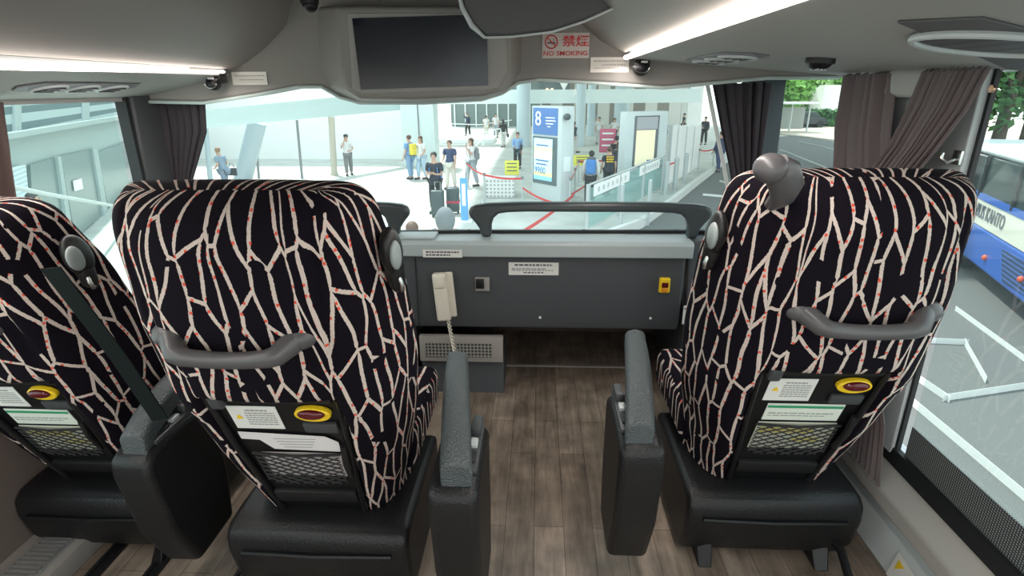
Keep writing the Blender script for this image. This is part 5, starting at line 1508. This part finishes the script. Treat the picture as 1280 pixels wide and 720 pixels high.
# white block building and ribbed roof seen through the right window
e = empty('white_block', (30, 70, G), 'white box shaped building block beyond the road', 'building')
a, b = PY(1024, 148, 62), PY(1095, 106, 62)
build('body', boxb(((a.x+b.x)/2, 64, (a.z+b.z)/2), (b.x-a.x, 4, b.z-a.z)), BRW, e, smooth=False, world=True)
build('undercroft', boxb(((a.x+b.x)/2, 64.2, (a.z+G)/2), (b.x-a.x-.6, 3.4, a.z-G)), mat('undercroft_grey', (.30, .34, .30), .7), e, smooth=False, world=True)
rz_ = PY(1000, 97, 80).z
e = empty('ribbed_roof', (36, 84, 0), 'pale ribbed roof structure high beyond the trees', 'roof')
RB = stripe_material('roof_ribs', (.66, .74, .74), (.40, .48, .49), .8, 'X', .8)
build('roof_sheet', prism(NB(), [PY(x, y, 86) for x, y in [(965, 84), (1100, 78), (1100, 112), (1040, 112), (985, 95)]], (0, .5, 0)), RB, e, smooth=False, world=True)
# bus shelter
a = gp(970, 166); e = empty('bus_shelter', (a.x, a.y, G), 'small flat roofed shelter on the far sidewalk', 'shelter')
build('roof', boxb((1.0, 0, 2.3), (3.2, 2.0, .15), bev=.03), PALEW, e); bm = NB()
for x in (-.4, 1.0, 2.4): box(bm, (x, 0, 1.15), (.1, .1, 2.3)); 
build('frame', bm, STEEL, e, smooth=False); build('back_screen', boxb((1.0, .8, 1.1), (2.8, .05, 1.7)), mat('shelter_screen', (.35, .38, .36), .4), e, smooth=False)
def car(px, py_, lb, c, rz):
    a = gp(px, py_); e = empty('parked_car', (a.x, a.y, G), lb, 'car', 'parked cars across the road', rz)
    bm = NB(); prism(bm, [(-2.1, -.85, .35), (2.1, -.85, .35), (2.15, -.85, .75), (1.3, -.85, .95), (.7, -.85, 1.42), (-1.1, -.85, 1.45), (-1.9, -.85, .98), (-2.15, -.85, .85)], (0, 1.7, 0))
    build('body', bm, c, e, bevel=.06)
    bm = NB(); prism(bm, [(-1.6, -.87, .98), (1.1, -.87, .98), (.62, -.87, 1.36), (-1.05, -.87, 1.38)], (0, 1.74, 0)); build('side_glass', bm, BGL, e)
    for x in (-1.35, 1.35):
        bm = NB(); cyl(bm, (x, 0, .33), .33, 1.75, 'Y', 20); build('wheel', bm, RUBBER, e)
car(1000, 160, 'dark parked car beyond the road beside the shelter', mat('car_dark', (.04, .045, .05), .3), .3)
car(1010, 157, 'grey parked car behind the dark one across the road', mat('car_grey', (.25, .26, .27), .3), .3)
# hedge under trees
bm = NB()
rnd = random.Random(5)
a = gp(975, 160); b = gp(1100, 166)
for i in range(1500):
    t = rnd.random(); c = Vector((a.x+(b.x-a.x)*t+2, a.y+(b.y-a.y)*t+4+rnd.uniform(-.6, .6), G+rnd.uniform(0, 1.5)))
    u = Vector((rnd.gauss(0, 1), rnd.gauss(0, 1), rnd.gauss(0, 1))).normalized()*.3; w = u.cross(Vector((rnd.gauss(0, 1), 1, rnd.gauss(0, 1)))).normalized()*.2
    bm.faces.new([bm.verts.new(c-u), bm.verts.new(c+w), bm.verts.new(c+u), bm.verts.new(c-w)])
setp(build('roadside_hedge', bm, LF2, smooth=False), 'low green hedge along the far sidewalk', 'hedge', kind='stuff')

# ================================================================== LIGHT
w = bpy.data.worlds.new('sky'); scn.world = w; w.use_nodes = True
nt = w.node_tree; bg = nt.nodes['Background']
tc = nt.nodes.new('ShaderNodeTexCoord'); sp_ = nt.nodes.new('ShaderNodeSeparateXYZ'); nt.links.new(tc.outputs['Generated'], sp_.inputs[0])
cr = nt.nodes.new('ShaderNodeValToRGB'); nt.links.new(sp_.outputs['Z'], cr.inputs['Fac'])
cr.color_ramp.elements[0].color = (.95, 1.0, .98, 1); cr.color_ramp.elements[1].color = (.72, .88, 1.0, 1)
nt.links.new(cr.outputs['Color'], bg.inputs['Color']); bg.inputs['Strength'].default_value = 2.5
sd = bpy.data.lights.new('sun', 'SUN'); sd.energy = 5.0; sd.angle = radians(2); sd.color = (1, .97, .90)
so = bpy.data.objects.new('sun', sd); COL.objects.link(so)
dirv = Vector((.35, -.55, -1.25)).normalized()     # from the front left, high
so.rotation_euler = dirv.to_track_quat('-Z', 'Y').to_euler()
# the two light strips' output, as the lamps they are
for x, z, y0, y1, rx in ((.30, 1.437, -2.3, 2.1, .0), (-1.12, 1.388, -2.3, 2.05, .0)):
    ld = bpy.data.lights.new('light_strip', 'AREA'); ld.shape = 'RECTANGLE'; ld.size = .03; ld.size_y = y1-y0; ld.energy = 19; ld.color = (1, .93, .86)
    lo_ = bpy.data.objects.new('light_strip', ld); COL.objects.link(lo_)
    lo_.location = (x, (y0+y1)/2, z-.012)
scn.view_settings.view_transform = 'Standard'; scn.view_settings.look = 'None'
scn.view_settings.gamma = 1; scn.view_settings.use_curve_mapping = False
scn.view_settings.exposure = 0.0
for o in scn.objects:
    if 'h_' in o: del o['h_']
